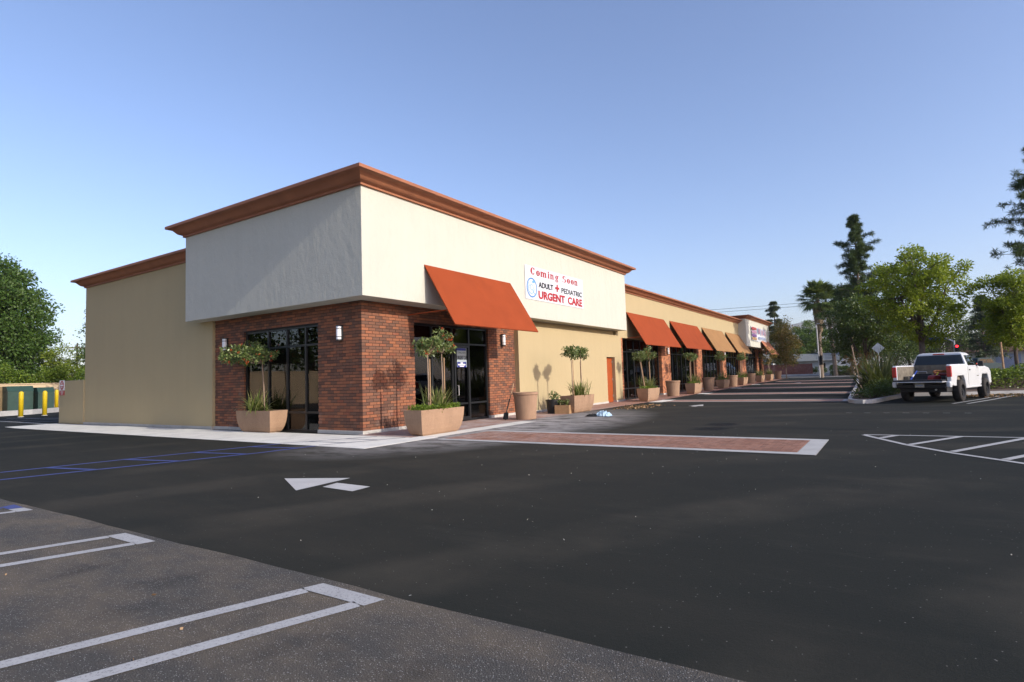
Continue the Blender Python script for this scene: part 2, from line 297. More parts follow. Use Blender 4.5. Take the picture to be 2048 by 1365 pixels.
M = dict(
 asphalt=asphalt_new(), old=asphalt_old(), concrete=concrete('concrete', (.70,.685,.62)), kerb=concrete('kerb concrete', (.44,.43,.41)), band=concrete('band concrete', (.42,.42,.405)),
 stem=concrete('stem wall concrete', (.46,.44,.40)), cream=stucco('cream stucco', (.525,.515,.44), .05, 1.0), tan=stucco('tan stucco', (.425,.34,.195), .035, .4),
 cornice=simple('terracotta cornice', (.30,.115,.055), .7, .12, 2, .15, 60), awn_red=simple('red awning canvas', (.26,.05,.0145), .85, .07, 1.5, .3, 260, spec=.15),
 awn_tan=simple('tan awning canvas', (.29,.16,.068), .85, .07, 1.5, .3, 260, spec=.15), awn_rust=simple('faded rust awning canvas', (.36,.15,.085), .85, .2, 3, .3, 200, spec=.15),
 brick_one=brick_mat('brick', False), brick_many=brick_mat('brick field', True), mortar=simple('dark mortar', (.028,.024,.022), .95, .25, 30, .4, 90), brick_far=brick_far('brick pillar'),
 paver_one=paver_mat('paver', False), paver_many=paver_mat('paver field', True), walk=paver_walk(), joint=simple('joint sand', (.36,.33,.29), .95, .2, 30),
 white=paint('white marking paint', (.42,.42,.415), .46), white_new=paint('fresh white paint', (.50,.49,.47), .40), blue=paint('blue marking paint', (.06,.085,.26), .46), blue_thin=paint('faded blue paint', (.09,.115,.22), .5),
 black=simple('black anodised frame', (.012,.013,.014), .35, .1, 3, spec=.5), glass=glass_mat('tinted glass'), glass_car=glass_mat('car glass', (.07,.08,.085), 1.6),
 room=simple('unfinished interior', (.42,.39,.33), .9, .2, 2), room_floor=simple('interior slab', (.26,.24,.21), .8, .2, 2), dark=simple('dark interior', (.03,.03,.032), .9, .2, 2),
 door=simple('orange brown door', (.33,.068,.015), .45, .06, 3), planter=aggregate('exposed aggregate', (.32,.205,.13)), planter_round=aggregate('exposed aggregate rose', (.31,.195,.125)),
 soil=simple('soil', (.06,.04,.025), .95, .4, 20, .8, 30), mulch=simple('bark mulch', (.10,.065,.045), .95, .45, 25, .9, 40), metal=simple('galvanised steel', (.45,.46,.47), .4, .1, 6, metal=.8),
 alum=simple('aluminium back', (.42,.44,.46), .45, .08, 5, metal=.4), white_lens=simple('white lens', (.78,.79,.82), .35, .04, 6), sconce=simple('sconce black', (.015,.015,.016), .4, .1, 5),
 yellow=simple('yellow bollard paint', (.60,.43,.012), .45, .08, 4), green_box=simple('transformer green', (.018,.05,.038), .45, .15, 4), brown_box=simple('cabinet tan', (.22,.16,.09), .5, .3, 4),
 red_sign=simple('sign red', (.42,.02,.02), .45, .05, 5), sign_white=simple('sign white', (.78,.78,.78), .45, .03, 5), banner=simple('white vinyl banner', (.585,.60,.63), .5, .03, 2), txt_red=simple('print red', (.38,.015,.02), .55, .08, 5),
 txt_black=simple('print black', (.02,.02,.022), .55, .1, 5), txt_blue=simple('print blue', (.07,.22,.50), .55, .08, 5), txt_lightblue=simple('print light blue', (.14,.36,.66), .55, .08, 5), navy=simple('print navy', (.02,.03,.20), .5, .1, 5), poster=simple('poster grey', (.36,.42,.45), .6, .05, 5),
 plum=simple('print plum', (.16,.08,.22), .55, .1, 5), rose=simple('print rose', (.38,.20,.28), .55, .1, 5), brickred=simple('print brick', (.33,.06,.06), .55, .1, 5), slate=simple('print slate', (.30,.36,.52), .55, .1, 5),
 wood=bark('stake wood', (.30,.18,.10), (.48,.32,.19), 8), bark=bark('grey bark', (.06,.045,.035), (.16,.125,.10)), bark_pale=bark('pale bark', (.22,.155,.105), (.40,.30,.22)), bark_palm=bark('palm bark', (.16,.12,.09), (.32,.26,.20), 5),
 truck=simple('white car paint', (.60,.61,.62), .22, .02, 2, spec=.6), tyre=simple('tyre rubber', (.022,.019,.017), .85, .3, 12, .3, 60), rim=simple('dark alloy', (.10,.10,.11), .3, .2, 6, metal=.9), plastic=simple('black plastic', (.018,.018,.02), .6, .15, 8), bedliner=simple('dusty bed', (.17,.145,.11), .85, .35, 5),
 taillight=simple('red lens', (.42,.012,.015), .18, .15, 10, spec=.7), chrome=simple('chrome', (.65,.65,.66), .15, .05, 5, metal=1), orange=simple('orange rubber', (.26,.09,.02), .5, .1, 5), red_tool=simple('red tool shell', (.20,.015,.018), .4, .1, 5), blue_tool=simple('blue enamel', (.04,.08,.36), .35, .1, 5), plate=simple('plate grey', (.45,.44,.40), .5, .15, 20),
 suv=simple('dark green car paint', (.014,.032,.036), .55, .1, 3, spec=.25), signal=simple('signal black', (.012,.012,.012), .5, .1, 4), redlamp=emit('red signal lamp', (1.0,.02,.03), 4), bluesign=simple('street sign blue', (.02,.06,.42), .45, .05, 5),
 house=simple('pale house wall', (.50,.52,.52), .8, .08, 2), roof=simple('grey roof shingle', (.17,.18,.17), .9, .2, 4, .4, 20), roof_brown=simple('brown roof shingle', (.22,.13,.10), .9, .2, 4), fence=simple('red brown fence', (.20,.07,.05), .85, .2, 3), wallcream=stucco('cream block wall', (.54,.42,.27), .05, .3),
 hill=simple('dry hillside', (.24,.21,.15), .95, .35, .012), ground=simple('dry ground', (.16,.13,.095), .95, .25, .3), street=simple('street asphalt', (.07,.07,.072), .9, .2, .5), cloth=simple('pale blue cloth', (.40,.55,.66), .8, .15, 20), bin=simple('black plastic pot', (.015,.015,.015), .5, .2, 6), card=simple('cardboard', (.33,.20,.10), .8, .15, 8),
 pebble=simple('pale scraps', (.36,.345,.31), .8, .3, 30),
 leaf_camphor=leaf_mat('camphor leaf', [(.09,.13,.008),(.16,.225,.012),(.23,.30,.018),(.32,.37,.03)], .5), leaf_dark=leaf_mat('dark leaf', [(.024,.05,.011),(.046,.085,.015),(.08,.125,.022)], .22), leaf_left=leaf_mat('ash leaf', [(.03,.07,.012),(.06,.115,.02),(.10,.165,.035)], .28),
 leaf_yellow=leaf_mat('yellow green leaf', [(.09,.14,.014),(.15,.21,.022),(.24,.28,.04)], .35), leaf_top=leaf_mat('glossy topiary leaf', [(.035,.065,.015),(.08,.125,.03),(.16,.21,.065),(.25,.29,.12)], .2, .35), berry=simple('red berries', (.55,.08,.018), .4, .3, 30),
 leaf_aut=leaf_mat('autumn leaf', [(.10,.10,.025),(.22,.16,.035),(.33,.19,.06),(.17,.16,.04)], .3), needle=leaf_mat('pine needle', [(.022,.045,.012),(.04,.075,.018),(.065,.105,.025)], .12, .55), needle_b=leaf_mat('cedar needle', [(.035,.055,.028),(.06,.085,.04),(.11,.13,.07)], .12, .6),
 palm_leaf=leaf_mat('palm frond', [(.05,.08,.02),(.10,.15,.04),(.18,.23,.075)], .2), palm_dead=leaf_mat('dead palm frond', [(.16,.11,.06),(.26,.19,.12),(.36,.28,.19)], .15, .8), spike=leaf_mat('strap leaf', [(.05,.08,.015),(.11,.15,.03),(.22,.24,.09),(.30,.26,.11)], .2), flax=leaf_mat('flax leaf', [(.018,.028,.012),(.035,.05,.02),(.06,.075,.03),(.13,.13,.055)], .2), ground_leaf=leaf_mat('low leaf', [(.06,.11,.012),(.12,.19,.02),(.19,.26,.03)], .3), red_leaf=leaf_mat('reddish leaf', [(.10,.08,.03),(.22,.07,.03),(.16,.14,.05),(.30,.12,.06)], .25), litter=leaf_mat('fallen leaf', [(.16,.09,.045),(.28,.16,.08),(.40,.27,.15)], .1, .8),
)

# ------------------------------------------------------------------ ground sheets
YS = [-70,-40,-20,-8.72,0,10,19,30,45,60,70,88,110,200,600,3200]
def sheet(x0, x1, y0, y1, dz, name, mat, parent=None, kind=None, smooth=False):
    ys = sorted(set([y0,y1]+[y for y in (19,110) if y0 < y < y1])); m = MB()
    for a, b in zip(ys[:-1], ys[1:]):
        m.add([(x0,a,zg(a)+dz),(x1,a,zg(a)+dz),(x1,b,zg(b)+dz),(x0,b,zg(b)+dz)], [(0,1,2,3)])
    o = m.build(name, mat, parent, fix=False)
    if kind: o['kind'] = kind
    return o
def poly_sheet(pts, dz, name, mat, parent=None):
    return MB().add([(x,y,zg(y)+dz) for x,y in pts], [tuple(range(len(pts)))]).build(name, mat, parent, fix=False)
g = sheet(-2500, 2500, -400, 3300, -.05, 'ground', M['ground'], kind='structure')
lot = sheet(-60, 23, -9.4, 69, 0, 'parking_lot', M['asphalt'], kind='structure')
# worn paving: a slightly wavy edge against the fresh seal coat
edge = [(x, -8.72+.010*math.sin(x*1.7)+.008*math.sin(x*4.1+1)) for x in np.arange(-60, 60.1, .5)]
m = MB(); n = len(edge); m.add([(x,y,.006) for x,y in edge]+[(x,-80,.006) for x,_ in edge], [(n+i,n+i+1,i+1,i) for i in range(n-1)])
old = m.build('worn_parking_row', M['old'], fix=False); old['kind'] = 'structure'
st = sheet(-400, 600, 69, 86, -.02, 'street', M['street'], kind='structure')

# concrete apron along the shaded side and the paver walk along the shop fronts
m = MB(); m.prism([(-19.4,-2.36),(2.75,-2.47),(2.75,.1),(2.1,.1),(2.1,-.25),(-21.2,-.25),(-21.2,-2.2)], -.1, .006, 'z')
ap = m.build('concrete_apron', M['concrete'], bevel=0); ap['kind'] = 'structure'
wk = sheet(-.02, 2.1, -.25, 66, .010, 'paver_walk', M['walk'], kind='structure')
sheet(2.1, 2.75, .1, 5.2, .007, 'border_strip', M['concrete'], parent=ap)
for y0, y1 in ((17.7,20.1),(26.8,28.1),(36.2,37.2),(44.3,45.3)):
    sheet(2.1, 2.85, y0, y1, .007, 'border_strip', M['concrete'], parent=wk)

# ------------------------------------------------------------------ painted markings (children of the surface they lie on)
def line(p, q, wd, mat, parent, dz=.004, name='painted_line'):
    p = Vector(p).to_2d() if len(p) > 2 else Vector(p); q = Vector(q); d = (q-p).normalized(); s = Vector((-d.y,d.x))*wd/2
    k = max(1, int((q-p).length/3)); m = MB(); vs = []
    for i in range(k+1):
        c = p.lerp(q, i/k); vs += [(c.x+s.x,c.y+s.y,zg(c.y)+dz),(c.x-s.x,c.y-s.y,zg(c.y)+dz)]
    m.add(vs, [(2*i,2*i+1,2*i+3,2*i+2) for i in range(k)]); return m.build(name, mat, parent, fix=False)
SL = math.tan(R(19.5))
for xc in (9.56, 6.41, 3.26, .11, -3.04, -6.2, 12.7, 15.9):      # hairpin stall lines on the worn row
    for s in ((.26,) if xc == 3.26 else (-.26, .26)):
        x0 = xc+s-.05-(.01 if s < 0 else -.01); line((x0, -8.956), (x0-SL*5.3, -14.256), .115, M['white'], old, .011)
    if xc == 3.26: poly_sheet([(3.28,-8.81),(3.59,-8.81),(3.545,-8.956),(3.22,-8.956)], .011, 'painted_line', M['white'], old)
    else: poly_sheet([(xc-.325,-8.80),(xc+.33,-8.81),(xc+.285,-8.956),(xc-.385,-8.956)], .011, 'painted_line', M['white'], old)
poly_sheet([(2.88,-8.80),(3.26,-8.81),(3.20,-8.95),(2.93,-8.95)], .0112, 'painted_corner', M['blue'], old)
line((3.0,-8.955),(3.0-SL*5.3,-14.25), .115, M['blue'], old, .011)
# blue access path from the stalls to the entrance
pa = [(-1.75,-8.6),(-1.55,-7.74),(-1.14,-5.65),(-.61,-3.37),(-.35,-2.42)]; pb = [(-.42,-8.6),(-.31,-8.07),(.05,-6.71),(.43,-5.46),(.88,-3.9),(1.05,-2.45)]
for pl in (pa, pb):
    for a, b in zip(pl[:-1], pl[1:]): line(a, b, .13, M['blue'], lot, .004)
for a, b in (((-1.33,-7.05),(.11,-6.74)),((-1.21,-5.77),(.50,-5.40)),((-.88,-4.44),(.80,-4.15)),((-.62,-3.2),(.98,-2.95))): line(a, b, .11, M['blue'], lot, .0075)
for a, b in (((-.35,-2.38),(.9,-.32)),((1.05,-2.38),(1.95,-.30)),((-.05,-1.85),(1.3,-1.75)),((.45,-1.05),(1.6,-.98))): line(a, b, .055, M['blue_thin'], ap, .0105)
# arrows
poly_sheet([(4.61,-5.86),(5.63,-5.39),(5.71,-6.45)], .004, 'painted_arrow', M['white_new'], lot)
poly_sheet([(5.85,-6.10),(5.78,-5.78),(6.51,-5.79),(6.54,-6.15)], .004, 'painted_arrow', M['white_new'], lot)
for dx, dy in ((0,0),(.1,33)):
    poly_sheet([(5.43+dx,13.9+dy),(5.66+dx,13.9+dy),(5.66+dx,14.3+dy),(5.86+dx,14.3+dy),(5.55+dx,15.5+dy),(5.2+dx,14.3+dy),(5.43+dx,14.3+dy)], .006, 'painted_arrow', M['white_new'], lot)
# hatched nose at the right
line((12.30,3.33),(15.6,3.49), .11, M['white'], lot, .004)
hb = [(12.30,3.25),(12.63,2.49),(13.06,1.54),(13.68,.54),(14.23,-.13),(14.6,-.62),(15.6,-1.7)]
for a, b in zip(hb[:-1], hb[1:]): line(a, b, .11, M['white'], lot, .0075)
for a, b in (((12.62,2.66),(12.92,3.30)),((13.09,1.56),(14.02,3.36)),((13.68,.70),(15.06,3.38)),((14.27,-.08),(15.6,2.35))): line(a, b, .12, M['white'], lot, .011)
# stall lines by the pickup
for x, y in ((14.76,15.85),(15.20,15.82)): line((x,y),(x+.355*6.3,y+6.3), .10, M['white'], lot, .004)
for x in (17.9,18.35): line((x,15.3),(x+2.3,21.8), .10, M['white'], lot, .004)
for i in range(7):
    x = 11.55+i*.52; line((x,10.4+.03*i),(x+.17,10.38+.03*i), .035, M['white_new'], lot, .004, 'paint_drip')
# lines by the service bay on the left
for a, b in (((-33,-.3),(-26,-.35)),((-26,-.35),(-19.5,-.62)),((-33.4,1.3),(-24,2.8)),((-31,.1),(-29.6,1.9)),((-28.2,-.3),(-26.2,2.2)),((-25,-.4),(-22.6,2.8))): line(a, b, .14, M['white'], lot, .004)

# ------------------------------------------------------------------ paver bands across the drive aisle
def band(y0, y1, x0, x1, fine):
    b = sheet(x0, x1, y0, y1, .004, 'crossing_band', M['joint'], kind='structure')
    e = .32
    for (a0,a1,b0,b1) in ((x0,x1,y0,y0+.26),(x0,x1,y1-.26,y1),(x1-e,x1,y0+.26,y1-.26)):
        sheet(a0+.003, a1-.003, b0+.003, b1-.003, .012, 'concrete_border', M['band'], parent=b)
    if not fine:
        sheet(x0, x1-e, y0+.26, y1-.26, .011, 'paver_field', M['walk'], parent=b); return b
    pw, pl, j = .105, .21, .008; cells = []
    nx = int((x1-e-x0)/pw); ny = int((y1-y0-.52)/pl)
    for i in range(nx):
        off = -pl/2 if i % 2 else 0
        for k in range(ny+1):
            ya = max(y0+.265, y0+.265+off+k*pl); yb = min(y1-.265, y0+.265+off+(k+1)*pl-j)
            if yb-ya > .03: cells.append((x0+i*pw, x0+(i+1)*pw-j, ya, yb))
    cells.sort(key=lambda c: (c[0]-CAM.x)**2+(c[2]-CAM.y)**2)
    rg = random.Random(3)
    for c in cells[:300]:
        h = .012+rg.uniform(0,.003)
        MB().box(c[0],c[1],c[2],c[3],.0045,h).build('paver', M['paver_one'], b, fix=False)
    m = MB()
    for c in cells[300:]: m.box(c[0],c[1],c[2],c[3],.0045,.012+rg.uniform(0,.003))
    o = m.build('paver_field', M['paver_many'], b, fix=False); o['kind'] = 'stuff'
    return b
band(-.46, 2.06, 3.2, 11.72, True)
for y0, y1 in ((17.85,19.85),(25.6,27.6),(35.0,37.4),(44.5,47.0),(52.5,55.0)): band(y0, y1, 2.9, 11.3-.018*(y0-17), False)

# ------------------------------------------------------------------ corner building
cb = thing('corner_building', 'cream and brick corner shop with terracotta cornice and red awning', 'building', (0,0,0))
BX, BY = .75, -.63
def cornice_ring(x0, x1, y0, y1, z, name, parent, sides='all', sc=1.0):
    prof = [(0,0),(.07,0),(.07,.065),(.105,.075)]
    for i in range(9):
        t = i/8; prof.append((.115+.30*t, .085+.20*(t+ .13*math.sin(2*math.pi*t)*-1)))
    prof += [(.46,.292),(.50,.292),(.50,.385),(.02,.40)]
    m = MB(); n = len(prof); vs = []
    for o, h in prof:
        o *= sc; h *= sc
        vs += [(x0-o,y0-o,z+h),(x1+o,y0-o,z+h),(x1+o,y1+o,z+h),(x0-o,y1+o,z+h)]
    fs = [(i*4+j, i*4+(j+1)%4, (i+1)*4+(j+1)%4, (i+1)*4+j) for i in range(n-1) for j in range(4)]
    fs.append(tuple((n-1)*4+j for j in range(4)))
    m.add(vs, fs); return m.build(name, M['cornice'], parent, fix=True)
MB().box(-8.58,BX,BY,18.58,3.93,7.06).build('upper_wall', M['cream'], cb, bevel=.012)
cornice_ring(-8.58, BX, BY, 18.58, 7.05, 'cornice', cb)
# soffit lights
for x, y in ((.38,1.0),(.38,14.5),(-3.5,-.32)):
    MB().lathe([(0,3.922),(.07,3.922),(.085,3.93)], 14, (x,y,0)).build('soffit_light', M['metal'], cb)
# brick walls: real bricks in front of a recessed mortar bed
COURSE, BL, JT, BD = .092, .28, .015, .1325
def brick_wall(name, axis, length, opening, head):
    """axis 'y': face x=0 running +Y.  axis 'x': face y=0 running -X."""
    wall = MB(); e = .006; o0, o1 = opening
    def slab(a0, a1, z0, z1):
        if axis == 'y': wall.box(-.16,-.012,a0,a1,z0,z1)
        else: wall.box(-a1,-a0,.012,.16,z0,z1)
    slab(.02, o0-e, .1, 3.93); slab(o1+e, length, .1, 3.93); slab(o0-e, o1+e, head+e, 3.93)
    w_ = wall.build(name, M['mortar'], cb, fix=False)
    cells = []; rows = int((3.925-.105)/COURSE)
    for r in range(rows+1):
        z0 = .105+r*COURSE; z1 = min(z0+COURSE-JT, 3.924)
        if z1-z0 < .02: continue
        par = (r+(0 if axis == 'y' else 1)) % 2
        a = 0.0 if par == 0 else BD+JT
        first = True
        while a < length:
            b = min(a+BL-JT, length); segs = [(a,b)]
            if z0 < head-.02:
                segs = []
                if a < o0: segs.append((a, min(b,o0)))
                if b > o1: segs.append((max(a,o1), b))
            for s0, s1 in segs:
                if s1-s0 > .02: cells.append((s0,s1,z0,z1))
            a += BL
    return w_, cells
fw_, fc = brick_wall('brick_front', 'y', 8.38, (2.24,6.37), 3.40)
lw_, lc = brick_wall('brick_side', 'x', 7.72, (1.97,5.92), 3.38)
allc = [(fw_,'y',c) for c in fc]+[(lw_,'x',c) for c in lc]
def bc(a):
    _, ax, c = a; q = (c[0]+c[1])/2
    p = Vector((0,q,(c[2]+c[3])/2)) if ax == 'y' else Vector((-q,0,(c[2]+c[3])/2))
    return (p-CAM).length/((c[1]-c[0]+.05)*(1.0 if ax == 'y' else .95))
allc.sort(key=bc)
rb = random.Random(11); rest = {'x':MB(),'y':MB()}
for i, (wl, ax, c) in enumerate(allc):
    pr = rb.uniform(-.0025,.0035)
    m = MB() if i < 300 else rest[ax]
    if ax == 'y': m.box(-BD,pr,c[0],c[1],c[2],c[3])
    else: m.box(-c[1],-c[0],-pr,BD,c[2],c[3])
    if i < 300: m.build('brick', M['brick_one'], wl, fix=False)
for ax, wl in (('y',fw_),('x',lw_)):
    o = rest[ax].build('brick_field', M['brick_many'], wl, fix=False); o['kind'] = 'stuff'
# concrete stem wall under the brick
MB().box(-.2,.045,-.045,2.24,-.05,.104).build('stem_wall', M['stem'], cb, bevel=.006)
MB().box(-.2,.045,6.37,8.2,-.05,.104).build('stem_wall', M['stem'], cb, bevel=.006)
MB().box(-1.97,-.202,-.044,.2,-.05,.103).build('stem_wall', M['stem'], cb, bevel=.006)
MB().box(-7.72,-5.92,-.044,.2,-.05,.104).build('stem_wall', M['stem'], cb, bevel=.006)
# tan stucco walls
m = MB(); m.box(-.3,.2,8.2,16.92,.10,3.7); m.box(-.3,.2,18.02,18.98,.10,3.7); m.box(-.3,.2,16.92,18.02,2.47,3.7)
m.box(-.3,.05,8.2,18.3,3.7,3.93); m.box(-.3,.2,18.3,18.98,3.7,3.928)
m.build('tan_front_wall', M['tan'], cb)
MB().box(-.3,.23,8.17,16.92,-.05,.10).build('stem_wall', M['stem'], cb); MB().box(-.3,.23,18.02,19.0,-.05,.10).build('stem_wall', M['stem'], cb)
dr = MB().box(-.02,.03,16.95,17.99,.02,2.44).build('service_door', M['door'], cb, bevel=.004)
for z in (.3,1.2,2.15): MB().box(.03,.05,17.93,17.99,z,z+.12).build('hinge', M['metal'], dr)
MB().tube([(.03,17.06,1.02),(.09,17.06,1.02),(.09,17.20,1.02)], .012, 6).build('handle', M['metal'], dr)
MB().box(-18.45,-7.72,-.10,.2,.10,6.36).build('tan_side_wall', M['tan'], cb)
MB().box(-18.45,-7.72,-.14,.2,-.05,.10).build('stem_wall', M['stem'], cb)
MB().box(-18.45,-8.6,.2,18.3,.0,6.3).build('rear_block', M['tan'], cb)
cornice_ring(-18.45, -8.6, -.10, 18.3, 6.34, 'cornice', cb, sc=.93)
# interior room behind the glass
m = MB(); m.box(-8.5,-.16,.16,18.2,-.04,.02); m.build('room_floor', M['room_floor'], cb)
m = MB(); m.box(-8.55,-8.45,.2,18.2,0,3.9); m.box(-8.5,-.3,11.0,11.1,0,3.9); m.build('room_partition', M['room'], cb)
m = MB(); m.box(-8.5,-.2,.2,11,3.45,3.5); m.build('room_ceiling', M['room'], cb)

def framed_window(parent, plane, a_edges, rails, z0, z1, axis, skip_low=0, door=None):
    """a_edges: mullion centres; axis 'y' glass in plane x=plane, axis 'x' glass in plane y=plane"""
    m = MB(); hw = .035
    def bar(a0,a1,b0,b1,d0=-.05,d1=.05):
        if axis == 'y': m.box(plane+d0,plane+d1,a0,a1,b0,b1)
        else: m.box(a0,a1,plane+d0,plane+d1,b0,b1)
    for a in a_edges: bar(a-hw, a+hw, z0, z1)
    lo, hi = min(a_edges), max(a_edges)
    ed = sorted(a_edges)
    win = m
    for a, b in zip(ed[:-1], ed[1:]):
        for z in [z0+.03, z1-.03]+rails(a,b): bar(a+hw, b-hw, z-.03, z+.03, -.045, .045)
    w_ = m.build('window', M['black'], parent, fix=False)
    for a, b in zip(ed[:-1], ed[1:]):
        zs = [z0+.06]+[q for z in sorted(rails(a,b)) for q in (z-.03,z+.03)]+[z1-.06]
        for u, v in zip(zs[0::2], zs[1::2]):
            p = MB()
            if axis == 'y': p.box(plane-.004,plane+.004,a+hw,b-hw,u,v)
            else: p.box(a+hw,b-hw,plane-.004,plane+.004,u,v)
            p.build('pane', M['glass'], w_, fix=False)
    return w_
fwin = framed_window(cb, -.13, [2.275,3.18,4.28,5.24,6.335], lambda a,b: [.64,2.79] if a > 4 else [2.79], .02, 3.40, 'y')
m = MB(); m.box(-.10,-.03,4.32,4.40,.05,2.74); m.box(-.10,-.03,5.12,5.20,.05,2.74); m.box(-.10,-.03,4.40,5.12,2.66,2.74); m.box(-.10,-.03,4.40,5.12,.05,.17)
gd = m.build('glass_door', M['black'], cb); MB().tube([(-.03,4.45,.95),(.03,4.45,.95),(.03,4.45,1.30),(-.03,4.45,1.30)], .013, 6).build('handle', M['metal'], gd)
lwin = framed_window(cb, .12, [-5.885,-4.62,-3.62,-2.66,-2.005], lambda a,b: [.62,2.76], .02, 3.38, 'x')
# wall lanterns
def sconce(parent, x, y, rz, h=.46):
    m = MB(); m.box(-.10,.10,0,.03,0,h); s = m.build('wall_lantern', M['sconce'], parent); s.location = (x,y,2.79); s.rotation_euler = (0,0,rz)
    MB().lathe([(0,.03),(.072,.03),(.075,.05),(.075,h-.05),(.072,h-.03),(0,h-.03)], 16, (0,-.06,0)).build('lens', M['white_lens'], s, smooth=True)
    for z in (.10, h-.12): MB().lathe([(.078,z),(.079,z),(.079,z+.02),(.078,z+.02)], 16, (0,-.06,0)).build('band', M['sconce'], s)
    for z in (-.01, h-.03): MB().lathe([(0,z),(.082,z),(.082,z+.035),(0,z+.035)], 16, (0,-.06,0)).build('cap', M['sconce'], s)
    return s
sconce(cb, -6.96, -.03, 0); sconce(cb, -.89, -.03, 0); sconce(cb, .035, 7.28, R(90))
# awnings
def awning(parent, xw, y0, y1, mat, z1=5.17, z0=3.2, run=1.2, bx=.0, frame=None):
    m = MB(); t = .025
    m.add([(xw+.01,y0,z1),(xw+.01,y1,z1),(xw+run,y1,z0),(xw+run,y0,z0),(xw+.01,y0,z1-t*2),(xw+.01,y1,z1-t*2),(xw+run-t,y1,z0-t),(xw+run-t,y0,z0-t)],
          [(0,3,2,1),(4,5,6,7),(0,1,5,4),(3,7,6,2),(0,4,7,3),(1,2,6,5)])
    a = m.build('awning', mat, parent); f = MB(); fm = frame or mat
    for y in (y0+.02, (y0+y1)/2, y1-.02):
        f.tube([(xw+.03,y,z1-.06),(xw+run-.03,y,z0+.01)], .02, 6); zb = z0+.45; xb = xw+run*(z1-zb)/(z1-z0)-.04
        f.tube([(bx+.0,y,zb-.02),(xb,y,zb)], .018, 6)
    f.tube([(xw+run-.04,y0,z0+.01),(xw+run-.04,y1,z0+.01)], .02, 6)
    f.build('frame', fm, a, fix=False); return a
awning(cb, BX, 1.94, 6.88, M['awn_red'])

# ------------------------------------------------------------------ middle row of shops
rbld = thing('row_building', 'long tan row of shops with brick pillars and four slanted awnings', 'building')
MB().box(-12,0,18.6,52.0,3.62,6.34).build('upper_wall', M['tan'], rbld)
cornice_ring(-12, 0, 18.6, 51.6, 6.33, 'cornice', rbld, sc=.93)
pill = [(19.0,19.68),(26.40,28.25),(34.72,36.44),(43.0,44.55),(50.60,52.0)]
for a, b in pill:
    MB().box(-.5,0,a,b,zg(a)+.1,3.62).build('brick_pillar', M['brick_far'], rbld); MB().box(-.5,.04,a-.02,b+.02,-.05,zg(a)+.1).build('stem_wall', M['stem'], rbld)
for (a, b) in zip(pill[:-1], pill[1:]):
    y0, y1 = a[1], b[0]; k = 6
    framed_window(rbld, -.26, [y0+.035+(y1-y0-.07)*i/k for i in range(k+1)], lambda p,q: [.66,2.85], zg(y0)+.01, 3.62, 'y')
MB().box(-9,-.3,18.9,51.9,-.04,zg(20)+.02).build('room_floor', M['room_floor'], rbld)
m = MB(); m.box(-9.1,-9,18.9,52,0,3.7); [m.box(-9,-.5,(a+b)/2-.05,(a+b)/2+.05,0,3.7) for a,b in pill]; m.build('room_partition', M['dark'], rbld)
for y0, y1, mt in ((20.45,27.2,'awn_red'),(28.4,35.4,'awn_red'),(36.65,43.55,'awn_tan'),(44.75,50.95,'awn_tan')): awning(rbld, 0, y0, y1, M[mt], 5.18, 3.2, 1.15, -.2)
sconce(rbld, .035, 27.55, R(90)); sconce(rbld, .035, 43.8, R(90))

# ------------------------------------------------------------------ end shop with the wrinkled banner
eb = thing('end_building', 'far end shop with cream upper box and small rust awning', 'building')
MB().box(-10,.75,50.6,63.9,4.0,6.82).build('upper_wall', M['cream'], eb, bevel=.01)
cornice_ring(-10, .75, 50.6, 63.9, 6.81, 'cornice', eb, sc=.9)
for a, b in ((52.001,53.4),(59.5,60.6),(62.6,63.5)): MB().box(-.5,0,a,b,0,4.0).build('brick_pillar', M['brick_far'], eb)
framed_window(eb, -.2, [53.44+i*1.005 for i in range(7)], lambda p,q: [.9,3.0], .27, 4.0, 'y')
framed_window(eb, -.2, [60.64,61.6,62.56], lambda p,q: [3.0], .3, 4.0, 'y')
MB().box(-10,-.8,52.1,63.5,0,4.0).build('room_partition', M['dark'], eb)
awning(eb, .75, 58.0, 63.2, M['awn_rust'], 4.85, 3.25, 1.1, 0)

# ------------------------------------------------------------------ lettering
def text_part(body, size, name, mat, parent, pos, rot, bold=0, width=None, height=None):
    cu = bpy.data.curves.new(name, 'FONT'); cu.body = body; cu.size = size; cu.offset = bold; cu.resolution_u = 3
    ob = bpy.data.objects.new('tmp', cu); COL.objects.link(ob)
    me = bpy.data.meshes.new_from_object(ob.evaluated_get(bpy.context.evaluated_depsgraph_get()))
    bpy.data.objects.remove(ob); bpy.data.curves.remove(cu)
    co = np.empty(len(me.vertices)*3, np.float32); me.vertices.foreach_get('co', co); co = co.reshape(-1,3)
    mn, mx = co.min(0), co.max(0); co[:,:2] -= mn[:2]
    if width: co[:,0] *= width/(mx[0]-mn[0])
    if height: co[:,1] *= height/(mx[1]-mn[1])
    me.vertices.foreach_set('co', co.ravel()); me.update()
    o = link(name, me, mat, parent); o.location = pos; o.rotation_euler = rot; return o
FR = (R(90),0,R(90))     # reads left to right along +Y, faces +X
bn = thing('shop_banner', 'white vinyl banner reading Coming Soon urgent care on the cream wall', 'banner', (.765,7.96,4.69))
